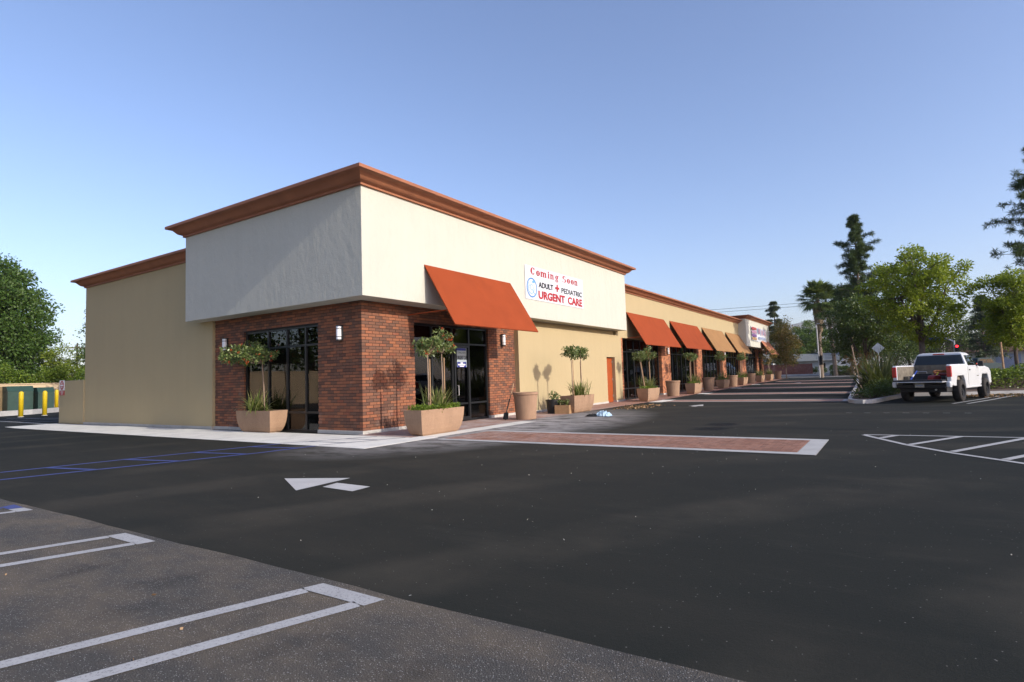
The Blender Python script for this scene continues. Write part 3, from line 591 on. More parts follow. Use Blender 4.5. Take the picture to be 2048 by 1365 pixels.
# gently rippled vinyl sheet
m = MB(); nx, nz = 24, 8; vs = []
for j in range(nz+1):
    for i in range(nx+1):
        u, v = i/nx, j/nz; vs.append((.004+.006*math.sin(u*9+v*3)*math.sin(v*math.pi), u*5.24, v*1.39))
m.add(vs, [(j*(nx+1)+i, j*(nx+1)+i+1, (j+1)*(nx+1)+i+1, (j+1)*(nx+1)+i) for j in range(nz) for i in range(nx)])
m.build('sheet', M['banner'], bn, smooth=True, fix=False)
def bt(body, u0, u1, z0, z1, mat, bold=0): return text_part(body, .3, 'lettering', M[mat], bn, (.016, u0-7.96, z0-4.69), FR, bold, u1-u0, z1-z0)
# "Coming Soon": fat-face letters drawn stroke by stroke (thick stems, hair lines, slab feet)
def fat(parent, glyphs, x, base, mat, pos, h=.20, plane=.016):
    N = 18; x00 = x
    def ring(cx, cy, rx, ry, thick, thin, a0=0, a1=360):
        k = max(6, int(N*(a1-a0)/360)); vs = []
        for i in range(k+1):
            a = R(a0+(a1-a0)*i/k); t = thin*1.7+(thick*1.1-thin*1.7)*abs(math.cos(a))**1.1
            c, s_ = math.cos(a), math.sin(a)
            vs += [(plane, cx+rx*c, cy+ry*s_), (plane, cx+(rx-t)*c, cy+(ry-t*.6)*s_)]
        dz = len(m.v)*2e-5; m.add([(a+dz, x00+(b-x00)*1.27, c) for a,b,c in vs], [(2*i,2*i+2,2*i+3,2*i+1) for i in range(k)])
    def bar(x0,x1,y0,y1):
        x0, x1 = x00+(x0-x00)*1.27, x00+(x1-x00)*1.27; p = plane+len(m.v)*2e-5+1e-5; m.quad((p,x0,y0),(p,x1,y0),(p,x1,y1),(p,x0,y1))
    for gch in glyphs:
        m = MB()
        if gch == 'C': ring(x+.14,base+h*.68,.14,h*.70,.085,.02,48,318); bar(x+.20,x+.25,base+h*.95,base+h*1.28); x += .36
        elif gch == 'o': ring(x+.115,base+h*.5,.115,h*.52,.085,.018); x += .30
        elif gch in 'mn':
            st_ = 3 if gch == 'm' else 2
            for k in range(st_):
                bar(x+k*.14,x+k*.14+.065,base,base+h*(.98 if k == 0 else .82)); bar(x+k*.14-.02,x+k*.14+.085,base,base+.02)
                if k: ring(x+k*.14-.02,base+h*.72,.085,h*.28,.06,.03,0,170)
            bar(x-.025,x+.03,base+h*.92,base+h); x += .14*st_+.06
        elif gch == 'i': bar(x,x+.07,base,base+h*.98); bar(x-.02,x+.09,base,base+.02); ring(x+.035,base+h*1.22,.04,.035,.039,.034); x += .17
        elif gch == 'g': ring(x+.10,base+h*.64,.10,h*.38,.07,.018); ring(x+.10,base-h*.08,.10,h*.30,.05,.025); bar(x+.16,x+.24,base+h*.86,base+h*.98); x += .29
        elif gch == 'S':
            ring(x+.12,base+h*1.0,.12,h*.36,.07,.02,60,260); ring(x+.12,base+h*.38,.13,h*.40,.075,.02,-110,85); bar(x+.17,x+.21,base+h*1.08,base+h*1.32); bar(x-.01,x+.03,base,base+h*.30); x += .33
        elif gch == ' ': x += .24
        if m.f: m.build('letter', M[mat], parent, fix=False)
fat(bn, 'Coming Soon', .44, 1.045, 'txt_red', None, .215)
bt('ADULT', 9.02, 10.27, 5.25, 5.49, 'txt_black', .007); bt('PEDIATRIC', 11.02, 13.08, 5.22, 5.46, 'txt_black', .006)
bt('URGENT', 8.98, 11.32, 4.77, 5.12, 'txt_red', .011); bt('CARE', 11.60, 13.05, 4.77, 5.12, 'txt_red', .011)
MB().box(.013,.017,10.46-7.96,10.81-7.96,.655,.745).box(.0131,.0171,10.585-7.96,10.685-7.96,.54,.86).build('red_cross', M['txt_red'], bn)
def ringmesh(cy, cz, r, t, a0, a1, name, mat, ex=.0145, sy=1.0):
    k = 40; vs = []
    for i in range(k+1):
        a = R(a0+(a1-a0)*i/k); vs += [(ex,cy+r*sy*math.cos(a),cz+r*math.sin(a)),(ex,cy+(r-t)*sy*math.cos(a),cz+(r-t)*math.sin(a))]
    return MB().add(vs, [(2*i,2*i+2,2*i+3,2*i+1) for i in range(k)]).build(name, M[mat], bn, fix=False)
ringmesh(.51,.49,.41,.055,0,360,'round_logo','txt_blue')
ringmesh(.45,.50,.27,.03,120,350,'round_logo','txt_lightblue'); ringmesh(.50,.50,.13,.026,0,360,'round_logo','txt_lightblue',.0150); ringmesh(.78,.42,.20,.03,190,300,'round_logo','txt_lightblue',.0155); ringmesh(.36,.50,.10,.025,60,230,'round_logo','txt_lightblue',.0158)
ringmesh(.64,.68,.12,.115,20,160,'round_logo','txt_lightblue',.0163)

pz = thing('window_poster', 'grey and navy coming soon poster on the entrance glass', 'poster', (-.12,4.56,1.95))
MB().box(0,.004,0,.66,0,.70).build('sheet', M['poster'], pz)
MB().box(.0045,.007,0,.53,.60,.69).build('heading_bar', M['navy'], pz); MB().box(.0045,.007,.01,.53,.0,.19).build('phone_bar', M['navy'], pz)
text_part('COMING SOON', .1, 'lettering', M['txt_black'], pz, (.008,.02,.49), FR, 0, .48, .07); text_part('URGENT CARE', .1, 'lettering', M['txt_black'], pz, (.008,.01,.27), FR, .003, .64, .15)
for u0,u1,v0,v1 in ((.2,.34,.13,.17),(.06,.48,.07,.12),(.15,.40,.02,.05)): MB().box(.0075,.009,u0,u1,v0,v1).build('small_print', M['sign_white'], pz)

tb = thing('sports_banner', 'wrinkled white banner with four coloured blocks on the far shop', 'banner', (.765,52.8,4.68))
m = MB(); nx, nz = 30, 10; vs = []; rr = random.Random(5)
for j in range(nz+1):
    for i in range(nx+1):
        u, v = i/nx, j/nz; vs.append((.05+.035*math.sin(u*22+v*4)+.02*math.sin(u*9-v*11), u*8.8, v*1.5-.06*math.sin(u*3.1)))
m.add(vs, [(j*(nx+1)+i, j*(nx+1)+i+1, (j+1)*(nx+1)+i+1, (j+1)*(nx+1)+i) for j in range(nz) for i in range(nx)])
m.build('sheet', M['banner'], tb, smooth=True, fix=False)
for k, mt in enumerate(('brickred','rose','plum','card')): MB().box(.115,.12,.1,2.6,1.14-k*.36,1.42-k*.36).build('picture_block', M[mt], tb)
for k in range(9):
    u = 3.2+k*.55+rr.uniform(-.1,.1); hgt = rr.uniform(.25,.5)
    MB().box(.115,.12,u,u+.32,.75+rr.uniform(-.05,.1),.75+hgt+.25).build('blurred_lettering', M['rose' if k%3 else 'slate'], tb)
for k in range(7): MB().box(.115,.12,3.8+k*.6,4.25+k*.6,.22+.02*(k%3),.50+.03*(k%2)).build('blurred_lettering', M['slate'], tb)

# ------------------------------------------------------------------ low screen wall with the no-entry sign
lw2 = thing('screen_wall', 'low tan wall at the far left end of the corner shop', 'wall')
m = MB(); m.box(-21.2,-18.452,-.15,.03,0,2.05); m.build('wall_body', M['tan'], lw2, bevel=.02)
sg = thing('no_entry_sign', 'square do not enter sign with wrong way plate on low tan wall', 'sign', (-21.12,-.155,1.36))
MB().box(0,.58,-.012,0,.24,.72).build('square_plate', M['sign_white'], sg)
FL = (R(90),0,0)
m = MB(); m.lathe([(0,-.016),(.225,-.016),(.225,-.0125),(0,-.0125)], 28, (.29,0,.48), axis='y'); m.build('red_disc', M['red_sign'], sg)
MB().box(.12,.46,-.020,-.0165,.445,.515).build('white_bar', M['sign_white'], sg)
text_part('DO NOT', .1, 'lettering', M['sign_white'], sg, (.19,-.020,.55), FL, .002, .2, .075); text_part('ENTER', .1, 'lettering', M['sign_white'], sg, (.19,-.020,.34), FL, .002, .2, .075)
MB().box(0,.58,-.012,0,0,.22).build('lower_plate', M['red_sign'], sg)
text_part('WRONG', .1, 'lettering', M['sign_white'], sg, (.14,-.0135,.125), FL, .002, .32, .065); text_part('WAY', .1, 'lettering', M['sign_white'], sg, (.2,-.0135,.03), FL, .002, .2, .065)

# ------------------------------------------------------------------ things inside the entrance
ld = thing('step_ladder', 'yellow step ladder standing behind the entrance glass', 'ladder', (-.85,4.95,.02))
for s in (0,1):
    MB().tube([(0,s*.58,0),(-.28,s*.46+.06,1.95)], .03, 6).build('rail', M['yellow'], ld); MB().tube([(-.75,s*.58,0),(-.30,s*.46+.06,1.95)], .02, 6).build('rail', M['yellow'], ld)
for k in range(6):
    z = .3+k*.3; x = -.28*z/1.95; MB().box(x-.05,x+.04,.02,.58,z-.02,z+.015).build('step', M['yellow'], ld)
for k,(y,x,h) in enumerate(((5.55,-.6,.42),(3.75,-.9,1.0))):
    c = thing('carton', ('yellow taped carton on the floor behind the right entrance pane','tall brown carton stack behind the entrance glass')[k], 'box', (x,y,.02))
    MB().box(-.22,.22,0,.6,0,h).build('carton_body', M['yellow'] if k == 0 else M['card'], c, bevel=.01); MB().box(-.225,.225,.27,.33,-.0,h+.004).build('tape', M['poster'], c)

# ------------------------------------------------------------------ planters
def square_planter_mesh():
    prof = [(.18,.0),(.22,.05),(.262,.16),(.292,.30),(.312,.46),(.325,.70)]     # half depth, height; long side adds .60
    m = MB(); vs = []
    for d, h in prof: l = .72+(d-.18)*1.45; vs += [(-d,-l,h),(d,-l,h),(d,l,h),(-d,l,h)]
    d, h = prof[-1]; l = .72+(d-.18)*1.45
    for dd, hh in ((d-.05,.70),(d-.06,.60)): ll = l-(d-dd); vs += [(-dd,-ll,hh),(dd,-ll,hh),(dd,ll,hh),(-dd,ll,hh)]
    n = len(vs)//4; fs = [(i*4+j, i*4+(j+1)%4, (i+1)*4+(j+1)%4, (i+1)*4+j) for i in range(n-1) for j in range(4)]+[(3,2,1,0)]
    return m.add(vs, fs)
sqp = thing('square_planter', '', 'planter'); square_planter_mesh().build('bowl', M['planter'], sqp)
m = MB(); m.box(-.27,.27,-.86,.86,.55,.635); m.build('soil', M['soil'], sqp)
rdp = thing('round_planter', '', 'planter')
MB().lathe([(0,0),(.345,0),(.36,.02),(.43,.86),(.455,.88),(.46,.90),(.46,.955),(.45,.965),(.41,.965),(.40,.94),(.39,.85)], 40).build('bowl', M['planter_round'], rdp, smooth=False, bevel=0)
MB().lathe([(0,.84),(.395,.84)], 24).build('soil', M['soil'], rdp)

# ------------------------------------------------------------------ foliage builders
def quads(P, D, L, W, rng, droop=.15):
    """leaf rhombs: base P, direction D (unit), length L, width W (arrays)"""
    N = len(P); rnd = rng.normal(size=(N,3)); s = np.cross(D, rnd); s /= np.linalg.norm(s,axis=1,keepdims=True)+1e-9
    L = np.broadcast_to(L,(N,))[:,None]; W = np.broadcast_to(W,(N,))[:,None]
    tip = P+D*L; tip[:,2] -= (L*droop)[:,0]; mid = P+D*L*.45
    v = np.stack([P, mid+s*W/2, tip, mid-s*W/2], 1).reshape(-1,3); f = np.arange(4*N).reshape(N,4); return v, f
def unit(a): return a/(np.linalg.norm(a,axis=1,keepdims=True)+1e-9)
def clump_leaves(C, rad, n, size, rng, flat=.7, up=.25):
    N = len(C)*n; c = np.repeat(C,n,0); r = np.repeat(np.broadcast_to(rad,(len(C),)),n)[:,None]
    d = unit(rng.normal(size=(N,3))); q = rng.random((N,1))**.5; off = d*q*r; off[:,2] *= flat
    D = unit(d*.8+rng.normal(size=(N,3))*.6+np.array([0,0,up])); L = size*rng.uniform(.7,1.3,N)
    return quads(c+off, D, L, L*.55, rng)
def crown_points(n, rx, ry, rz, rng, shell=.45, lump=.28):
    d = unit(rng.normal(size=(n,3))); k = unit(rng.normal(size=(9,3)))
    lob = np.max(d@k.T,1); q = (rng.random(n)**shell)*(1-lump+lump*1.35*lob)
    return d*q[:,None]*np.array([rx,ry,rz])
def broadleaf(name, label, cat, loc, clear, top, rx, ry, nclump, nleaf, leaf, mat, seed, tr=.16, crad=.13, barkm='bark', group=None, lean=(0,0), limbs=6, shell=.45, lump=.28, rz=0, flat=.7):
    rng = np.random.default_rng(seed); t = thing(name, label, cat, loc, rz, group)
    zc = (clear+top)/2; rz_ = (top-clear)/2; c0 = np.array([lean[0],lean[1],zc])
    C = crown_points(nclump, rx, ry, rz_, rng, shell, lump)+c0
    m = MB(); fork = np.array([lean[0]*.35, lean[1]*.35, clear*.9+rz_*.12])
    m.tube([(0,0,-.1),(lean[0]*.1,lean[1]*.1,clear*.4),tuple(fork)], [tr*1.25,tr,tr*.85], 8)
    E = crown_points(limbs, rx*.55, ry*.55, rz_*.5, rng, .3, 0)+c0+np.array([0,0,rz_*.15])
    nodes = [fork]
    for e in E:
        b = fork+(e-fork)*.5+rng.normal(size=3)*.12*rx*.5; m.tube([tuple(fork),tuple(b),tuple(e)], [tr*.6,tr*.42,tr*.22], 6); nodes += [b,e]
    nodes = np.array(nodes)
    for c in C[::2]:
        j = np.argmin(np.linalg.norm(nodes-c,axis=1)); m.tube([tuple(nodes[j]),tuple((nodes[j]+c)/2+rng.normal(size=3)*.05),tuple(c)], [tr*.2,tr*.12,tr*.05], 4, cap=False)
    m.build('trunk', M[barkm], t, smooth=True, fix=False)
    v, f = clump_leaves(C, crad*max(rx,rz_)*rng.uniform(.7,1.3,nclump), nleaf, leaf, rng, flat)
    link('crown', npmesh('crown', v, f), M[mat], t); return t
def conifer(name, label, loc, H, base, prof, mat, seed, whorls=26, per=6, tufts=7, needles=16, nl=.35, nw=.05, tr=.25, upw=.1, group=None):
    rng = np.random.default_rng(seed); t = thing(name, label, 'tree', loc, 0, group); m = MB()
    m.tube([(0,0,-.2),(0,0,H*.5),(0,0,H*.98)], [tr,tr*.6,.03], 8); T = []
    for w_ in range(whorls):
        u = (w_+rng.uniform(-.3,.3))/whorls; z = base+(H-base)*max(0,min(.985,u)); Lb = prof(u)
        for b in range(per):
            a = rng.uniform(0,2*math.pi); L = Lb*rng.uniform(.35,1.25); d = np.array([math.cos(a),math.sin(a),upw+rng.normal()*.12])
            p0 = np.array([0,0,z]); p1 = p0+d*L; p1[2] -= .06*L*L*.3
            m.tube([tuple(p0),tuple((p0+p1)/2+np.array([0,0,.03*L])),tuple(p1)], [.05,.03,.012], 4, cap=False)
            for k in range(tufts):
                q = 1.05-.75*rng.random()**1.6; T.append(p0+(p1-p0)*q+rng.normal(size=3)*.085*max(.6,Lb*.5))
    m.build('trunk', M['bark'], t, smooth=True, fix=False); T = np.array(T); N = len(T)*needles
    P = np.repeat(T,needles,0); D = unit(rng.normal(size=(N,3))+np.array([0,0,.35])); L = nl*rng.uniform(.6,1.2,N)
    v, f = quads(P, D, L, nw, rng, .1); link('crown', npmesh('crown', v, f), M[mat], t); return t
def straps(n, L, W, rng, spread=1.0, seg=4, droop=.6, base=.06):
    V = []; F = []
    for i in range(n):
        a = rng.uniform(0,2*math.pi); el = R(rng.uniform(88-58*spread,88)); l = L*rng.uniform(.6,1.1); w_ = W*rng.uniform(.7,1.2)
        h = np.array([math.cos(a),math.sin(a),0]); s = np.array([-math.sin(a),math.cos(a),0]); p = h*rng.uniform(0,base)+s*rng.normal()*base; k0 = len(V)
        e = el
        for j in range(seg+1):
            ww = w_*(1-(j/seg)**2.2)*.5+.001; V += [p+s*ww, p-s*ww]; st_ = l/seg; p = p+(h*math.cos(e)+np.array([0,0,1])*math.sin(e))*st_; e -= droop*rng.uniform(.3,1.0)/seg*(1.3-el/1.57)*2.2
        F += [(k0+2*j,k0+2*j+1,k0+2*j+3,k0+2*j+2) for j in range(seg)]
    return np.array(V), np.array(F)
def spiky(name, label, cat, loc, n, L, W, mat, seed, spread=1.0, droop=.6, base=.06, group=None):
    t = thing(name, label, cat, loc, 0, group); rng = np.random.default_rng(seed); v, f = straps(n, L, W, rng, spread, 4, droop, base)
    link('leaves', npmesh('leaves', v, f), M[mat], t); MB().lathe([(0,-.04),(base*1.3,-.04),(base,.05),(0,.07)], 8).build('crown_base', M['soil'], t); return t
def shrub(name, label, cat, loc, rx, ry, h, nclump, nleaf, leaf, mat, seed, group=None, crad=.3):
    t = thing(name, label, cat, loc, 0, group); rng = np.random.default_rng(seed)
    C = crown_points(nclump, rx, ry, h/2, rng, .4, .25)+np.array([0,0,h*.52]); C[:,2] = np.maximum(C[:,2], .06)
    v, f = clump_leaves(C, crad*min(rx,h), nleaf, leaf, rng, .8); v[:,2] = np.maximum(v[:,2], .0)
    link('foliage', npmesh('foliage', v, f), M[mat], t); m = MB()
    for c in C[::4]: m.tube([(c[0]*.2,c[1]*.2,0),tuple(c)], [.02,.006], 4, cap=False)
    m.build('stems', M['bark'], t, fix=False); return t
def hedge(name, label, p, q, wd, h, leaf, per_m, mat, seed, z0=0):
    p = np.array(p,float); q = np.array(q,float); L = np.linalg.norm(q-p); t = thing(name, label, 'hedge', ((p[0]+q[0])/2,(p[1]+q[1])/2,z0), math.atan2(q[1]-p[1],q[0]-p[0]))
    rng = np.random.default_rng(seed); n = int(L*per_m*2.6); C = np.stack([rng.uniform(-L/2,L/2,n), rng.uniform(-1,1,n)*wd/2, rng.random(n)**.6*h],1)
    C[:,2] *= 1+.14*np.sin(C[:,0]*1.9)+.10*np.sin(C[:,0]*4.3+1); d = unit(rng.normal(size=(n,3))); d[:,2] = np.abs(d[:,2])*.8
    v, f = quads(C, unit(d), leaf*rng.uniform(.6,1.3,n), leaf*.55, rng); link('foliage', npmesh('foliage', v, f), M[mat], t)
    m = MB(); m.box(-L/2+.2,L/2-.2,-wd*.12,wd*.12,0,h*.5); m.build('inner_branches', M['bark'], t); return t

# topiary standards (small glossy tree on a bare stem tied to a stake)
def topiary(name, label, loc, hs, rx, rz_, seed, nl=46, ncl=26, berries=12, lean=(0,0), stake=True, leaf=.085, ry=None, off=(0,0,0)):
    rng = np.random.default_rng(seed); t = thing(name, label, 'tree', loc, 0, 'little standard trees in planters')
    m = MB(); top = np.array([lean[0],lean[1],hs]); m.tube([(0,0,-.1),(lean[0]*.4+.01,lean[1]*.4,hs*.5),tuple(top)], [.022,.02,.016], 7)
    C = crown_points(ncl, rx, ry or rx, rz_, rng, .5, .25)+top+np.array([lean[0]*.5,lean[1]*.5,rz_*.75])+np.array(off)
    for c in C[::2]: m.tube([tuple(top),tuple((top+c)/2+np.array([0,0,-.03])),tuple(c)], [.013,.009,.004], 4, cap=False)
    m.build('stem', M['bark_pale'], t, smooth=True, fix=False)
    v, f = clump_leaves(C, .34*max(min(rx,.5),rz_)*rng.uniform(.7,1.3,ncl), nl, leaf, rng, .8); link('crown', npmesh('crown', v, f), M['leaf_top'], t)
    if stake:
        MB().tube([(.05,.03,-.1),(.05,.03,hs*.92)], .016, 6).build('stake', M['wood'], t); 
        for z in (hs*.35, hs*.85): MB().tube([(-.02,.0,z),(.02,.035,z),(.065,.03,z+.01)], .007, 5).build('tie', M['green_box'], t)
    if berries:
        b = MB()
        for i in range(berries):
            c = C[rng.integers(ncl)]+unit(rng.normal(size=(1,3)))[0]*.30*max(min(rx,.5),rz_)
            for k in range(6):
                q = c+rng.normal(size=3)*.028; b.lathe([(0,-.016),(.016,0),(0,.016)], 5, tuple(q))
        o = b.build('berries', M['berry'], t, fix=False); o['kind'] = 'stuff'
    return t

# ------------------------------------------------------------------ planters in place
sqp.location = (-4.50,-.27,.006); sqp.rotation_euler = (0,0,R(90)); sqp['label'] = 'tan planter standing on the concrete before the shaded window'; sqp['group'] = 'square planters along the shops'
rdp.location = (1.80,6.05,.010); rdp['label'] = 'large round tan planter beside the leaning shovel'; rdp['group'] = 'round planters along the shops'
SQ = [(2.0,.86,0,'tan planter with two trees before the brick corner entrance'),(1.92,9.95,0,'tan planter with two trees before the blank tan wall'),
      (1.66,19.05,0,'tan planter with two trees at the first far red awning'),(1.70,27.7,0,'tan planter by the pillar between the two far red awnings'),
      (1.46,36.75,0,'tan planter by the pillar between red and tan awnings'),(1.38,44.45,0,'tan planter by the pillar between the two tan awnings'),
      (1.38,53.05,0,'shaded planter at the start of the end shop'),(1.38,58.6,0,'shaded planter under the rust awning of the end shop')]
for x,y,r,l in SQ: copy_tree(sqp, l, (x,y,zg(y)+.010), r)
for x,y,l in ((1.35,24.3,'round planter under the first far red awning'),(1.42,32.5,'round planter under the second far red awning'),(1.40,40.4,'round planter under the first tan awning'),
              (1.34,48.6,'round planter under the second tan awning'),(1.30,65.0,'last round planter at the end of the walk with autumn tree')): copy_tree(rdp, l, (x,y,zg(y)+.010), 0)
T = []
T.append(topiary('standard_tree', 'wide orange-berried standard tree in the planter before the shaded window', (-4.28,-.30,.63), 1.62, 1.22, .36, 21, 56, 80, 60, (-.12,0), False, .09, .62, (-.62,-.05,.05)))
tA = topiary('standard_tree', 'left of two standard trees in the planter by the corner entrance', (1.98,.62,.63), 1.60, .37, .30, 22, 40, 22, 10)
tB = topiary('standard_tree', 'taller right standard tree in the planter by the corner entrance', (1.95,1.28,.63), 1.66, .37, .40, 23, 40, 24, 14, (-.03,.02))
tC = topiary('standard_tree', 'left of two standard trees before the blank tan wall', (1.90,9.55,.63), 1.66, .35, .28, 24, 36, 20, 0)
copy_tree(tA, 'right of two standard trees before the blank tan wall', (1.90,10.4,.63), 1.9)
for i,(x,y,l) in enumerate(((1.62,18.6,'leaning left standard tree at the first far red awning'),(1.62,19.55,'right standard tree at the first far red awning'),(1.66,27.3,'left standard tree by the red awnings pillar'),(1.66,28.1,'right standard tree by the red awnings pillar'),
        (1.42,36.4,'near standard tree between red and tan awnings'),(1.42,37.1,'far standard tree between red and tan awnings'),(1.35,44.1,'near standard tree between the tan awnings'),(1.35,44.8,'far standard tree between the tan awnings'))):
    c = copy_tree((tC,tB,tA)[i%3], l, (x,y,zg(y)+.63), .7+i*1.3); 
    if i == 0: c.rotation_euler = (0, R(-7), .4)
G_SP = 'strap-leaved plants in planters'
s1 = spiky('strap_plant', 'striped strap-leaved plant spilling from the planter before the shaded window', 'plant', (-4.72,-.27,.64), 130, .86, .042, 'spike', 31, 1.1, 1.0, .14, G_SP)
s2 = spiky('strap_plant', 'upright strap-leaved plant in the corner entrance planter', 'plant', (2.0,1.0,.64), 120, .78, .036, 'spike', 32, .8, .5, .14, G_SP)
for x,y,l in ((1.92,10.0,'strap-leaved plant in the planter before the tan wall'),(1.66,19.1,'strap-leaved plant at the first far red awning'),(1.70,27.7,'strap-leaved plant by the red awnings pillar'),(1.46,36.75,'strap-leaved plant between red and tan awnings'),(1.38,44.45,'strap-leaved plant between the tan awnings'),(1.38,53.05,'strap-leaved plant in the first shaded planter'),(1.38,58.6,'strap-leaved plant in the second shaded planter')):
    copy_tree(s2 if y < 30 else s1, l, (x,y,zg(y)+.64), y)
def lowcover(label, x, y, sx, sy, seed, n=900):
    rng = np.random.default_rng(seed); P = np.stack([rng.uniform(-sx,sx,n),rng.uniform(-sy,sy,n),rng.random(n)*.17],1); D = unit(rng.normal(size=(n,3))+np.array([0,0,.6]))
    v, f = quads(P, D, .085*rng.uniform(.6,1.3,n), .04, rng); o = link('ground_cover', npmesh('ground_cover',v,f), M['ground_leaf']); o.location = (x,y,zg(y)+.64); return tag(o, label, 'ground cover', 'ground cover in planters', 'stuff')
lowcover('low bright green ground cover in the corner entrance planter', 2.0, .86, .30, .86, 41, 1700)
for x,y,l in ((1.66,19.05,'green ground cover at the first far red awning'),(1.70,27.7,'green ground cover by the red awnings pillar'),(1.46,36.75,'green ground cover between red and tan awnings'),(1.38,44.45,'green ground cover between the tan awnings')): lowcover(l, x, y, .27, .8, int(y*10), 700)

# ------------------------------------------------------------------ work in progress by the tan wall
sh = thing('shovel', 'shovel leaning on the round planter by the brick', 'shovel', (1.27,5.62,.010))
MB().tube([(0,0,.32),(.10,.34,1.30)], [.018,.016], 8).build('handle', M['wood'], sh); MB().tube([(-.012,-.03,.26),(.04,.13,.74)], .021, 8).build('socket', M['black'], sh)
m = MB(); m.add([(-.10,-.05,.26),(.08,-.03,.26),(.10,-.10,.04),(0,-.12,0),(-.12,-.11,.04),(-.01,-.02,.28)], [(0,5,3,4),(5,1,2,3)]); o = m.build('blade', M['black'], sh); o.modifiers.new('s','SOLIDIFY').thickness = .006
pt = thing('nursery_pot', 'black plastic nursery pot with a leafy plant by the tan wall', 'pot', (1.25,9.05,.010))
MB().lathe([(0,0),(.24,0),(.29,.5),(.31,.5),(.31,.56),(.28,.56),(.26,.45),(0,.45)], 20).build('tub', M['bin'], pt, smooth=False)
v, f = clump_leaves(np.array([[.05,.1,.62],[-.05,0,.72],[0,.05,.82],[.1,.15,.7]]), .12, 40, .09, np.random.default_rng(51)); link('leaves', npmesh('leaves',v,f), M['leaf_top'], pt)
bxo = thing('plant_carton', 'brown open carton of grey plants near the blue cloth', 'box', (1.75,9.0,.010), R(12))
m = MB(); m.box(-.3,.3,-.25,.25,0,.03); m.box(-.3,-.27,-.25,.25,.03,.34); m.box(.27,.3,-.25,.25,.03,.34); m.box(-.27,.27,-.25,-.22,.03,.34); m.box(-.27,.27,.22,.25,.03,.34); m.build('carton_body', M['card'], bxo)
v, f = clump_leaves(np.array([[.1,.1,.42],[-.1,0,.45],[.15,-.1,.46],[-.12,.12,.44]]), .15, 60, .08, np.random.default_rng(52)); link('leaves', npmesh('leaves',v,f), M['leaf_top'], bxo)
def crumple(name, label, cat, loc, r, h, mat, seed):
    rng = np.random.default_rng(seed); n = 16; vs = []
    for j in range(n+1):
        for i in range(n+1):
            u, v_ = i/n*2-1, j/n*2-1; q = max(0,1-(u*u+v_*v_)); vs.append((u*r*(1+.2*rng.random()), v_*r*.7*(1+.2*rng.random()), h*q**.5*(.35+.65*rng.random())+.004))
    o = MB().add(vs, [(j*(n+1)+i,j*(n+1)+i+1,(j+1)*(n+1)+i+1,(j+1)*(n+1)+i) for j in range(n) for i in range(n)]).build(name, M[mat], None, smooth=False, fix=False)
    o.location = loc; return tag(o, label, cat)
crumple('cloth', 'crumpled pale blue cloth lying on the dusty paving', 'cloth', (4.0,7.85,.014), .28, .22, 'cloth', 61)
crumple('dark_bag', 'small black bag beside the pale blue cloth', 'bag', (3.62,7.75,.014), .22, .10, 'bin', 62)
def litter(label, pts, n, spread, size, seed, z0=.016, mat='litter'):
    rng = np.random.default_rng(seed); c = np.array(pts)[rng.integers(len(pts),size=n)]; xy = c+rng.normal(size=(n,2))*np.array(spread)
    P = np.column_stack([xy, [zg(q)+z0 for q in xy[:,1]]]); D = unit(np.column_stack([rng.normal(size=(n,2)), rng.random(n)*.35])); v, f = quads(P, D, size*rng.uniform(.5,1.4,n), size*.6, rng, 0)
    o = link('leaf_litter', npmesh('leaf_litter',v,f), M[mat]); return tag(o, label, 'leaf litter', None, 'stuff')
litter('scattered brown leaf debris on the paving before the door', [(3.2,12.6),(3.0,13.6),(3.5,12.9),(3.3,14.5)], 260, (.35,.6), .10, 71)
litter('brown fallen leaves around the pickup wheels', [(16.6,21.2),(17.6,22.3),(18.8,22.6),(17.2,23.6),(18.4,25.0),(16.2,22.4),(19.6,23.4)], 900, (.6,.7), .10, 72, .02)
litter('pale scraps and pebbles scattered over the asphalt', [(9,-4),(10,-1),(12,-5),(8,-7),(11,4),(13,0),(6,-3),(5,6)], 170, (2.2,2.2), .020, 73, .006, 'pebble')
litter('dry leaves and twigs scattered over the worn row', [(5,-10.2),(7,-10.5),(9,-10)], 9, (1.6,.6), .035, 74, .012)

# ------------------------------------------------------------------ planted island and strips at the right
m = MB(); isl = [(11.30,17.9),(11.43,16.6),(11.60,16.2),(11.84,16.05),(12.08,16.2),(12.24,16.6),(12.75,19.2),(13.5,22.0),(15.7,22.6),(20,24.4),(30,28.5),(30,34),(21,32),(18.5,36),(15,45),(11.2,66),(10.0,68.5),(9.6,66),(10.75,38),(11.1,25)]
m = MB(); n = len(isl); m.add([(x,y,zg(y)-.02) for x,y in isl]+[(x,y,zg(y)+.13) for x,y in isl], [tuple(range(n,2*n))]+[(i,(i+1)%n,n+(i+1)%n,n+i) for i in range(n)])
ig = m.build('planting_bed', M['mulch'], fix=False); ig['kind'] = 'structure'
def kerb(path, wd, h, name='kerb'):
    m = MB(); P = [Vector(p) for p in path]; k = len(P); vs = []
    for i, p in enumerate(P):
        d = (P[min(i+1,k-1)]-P[max(i-1,0)]).normalized(); s = Vector((-d.y,d.x))*wd/2; z = zg(p.y)
        for a, hh in ((s,-.05),(s*.92,h),(-s*.92,h),(-s,-.05)): vs.append((p.x+a.x,p.y+a.y,z+hh))
    m.add(vs, [(i*4+j,i*4+j+1,i*4+4+j+1,i*4+4+j) for i in range(k-1) for j in range(3)]+[(0,3,2,1),(k*4-4,k*4-3,k*4-2,k*4-1)])
    o = m.build(name, M['kerb']); o['kind'] = 'structure'; return o
kerb([(9.6,66),(10.75,38),(11.1,25),(11.28,18.2),(11.33,17.2),(11.43,16.6),(11.60,16.2),(11.84,16.05),(12.08,16.2),(12.24,16.6),(12.36,17.2),(12.75,19.2),(13.45,21.85)], .17, .155)
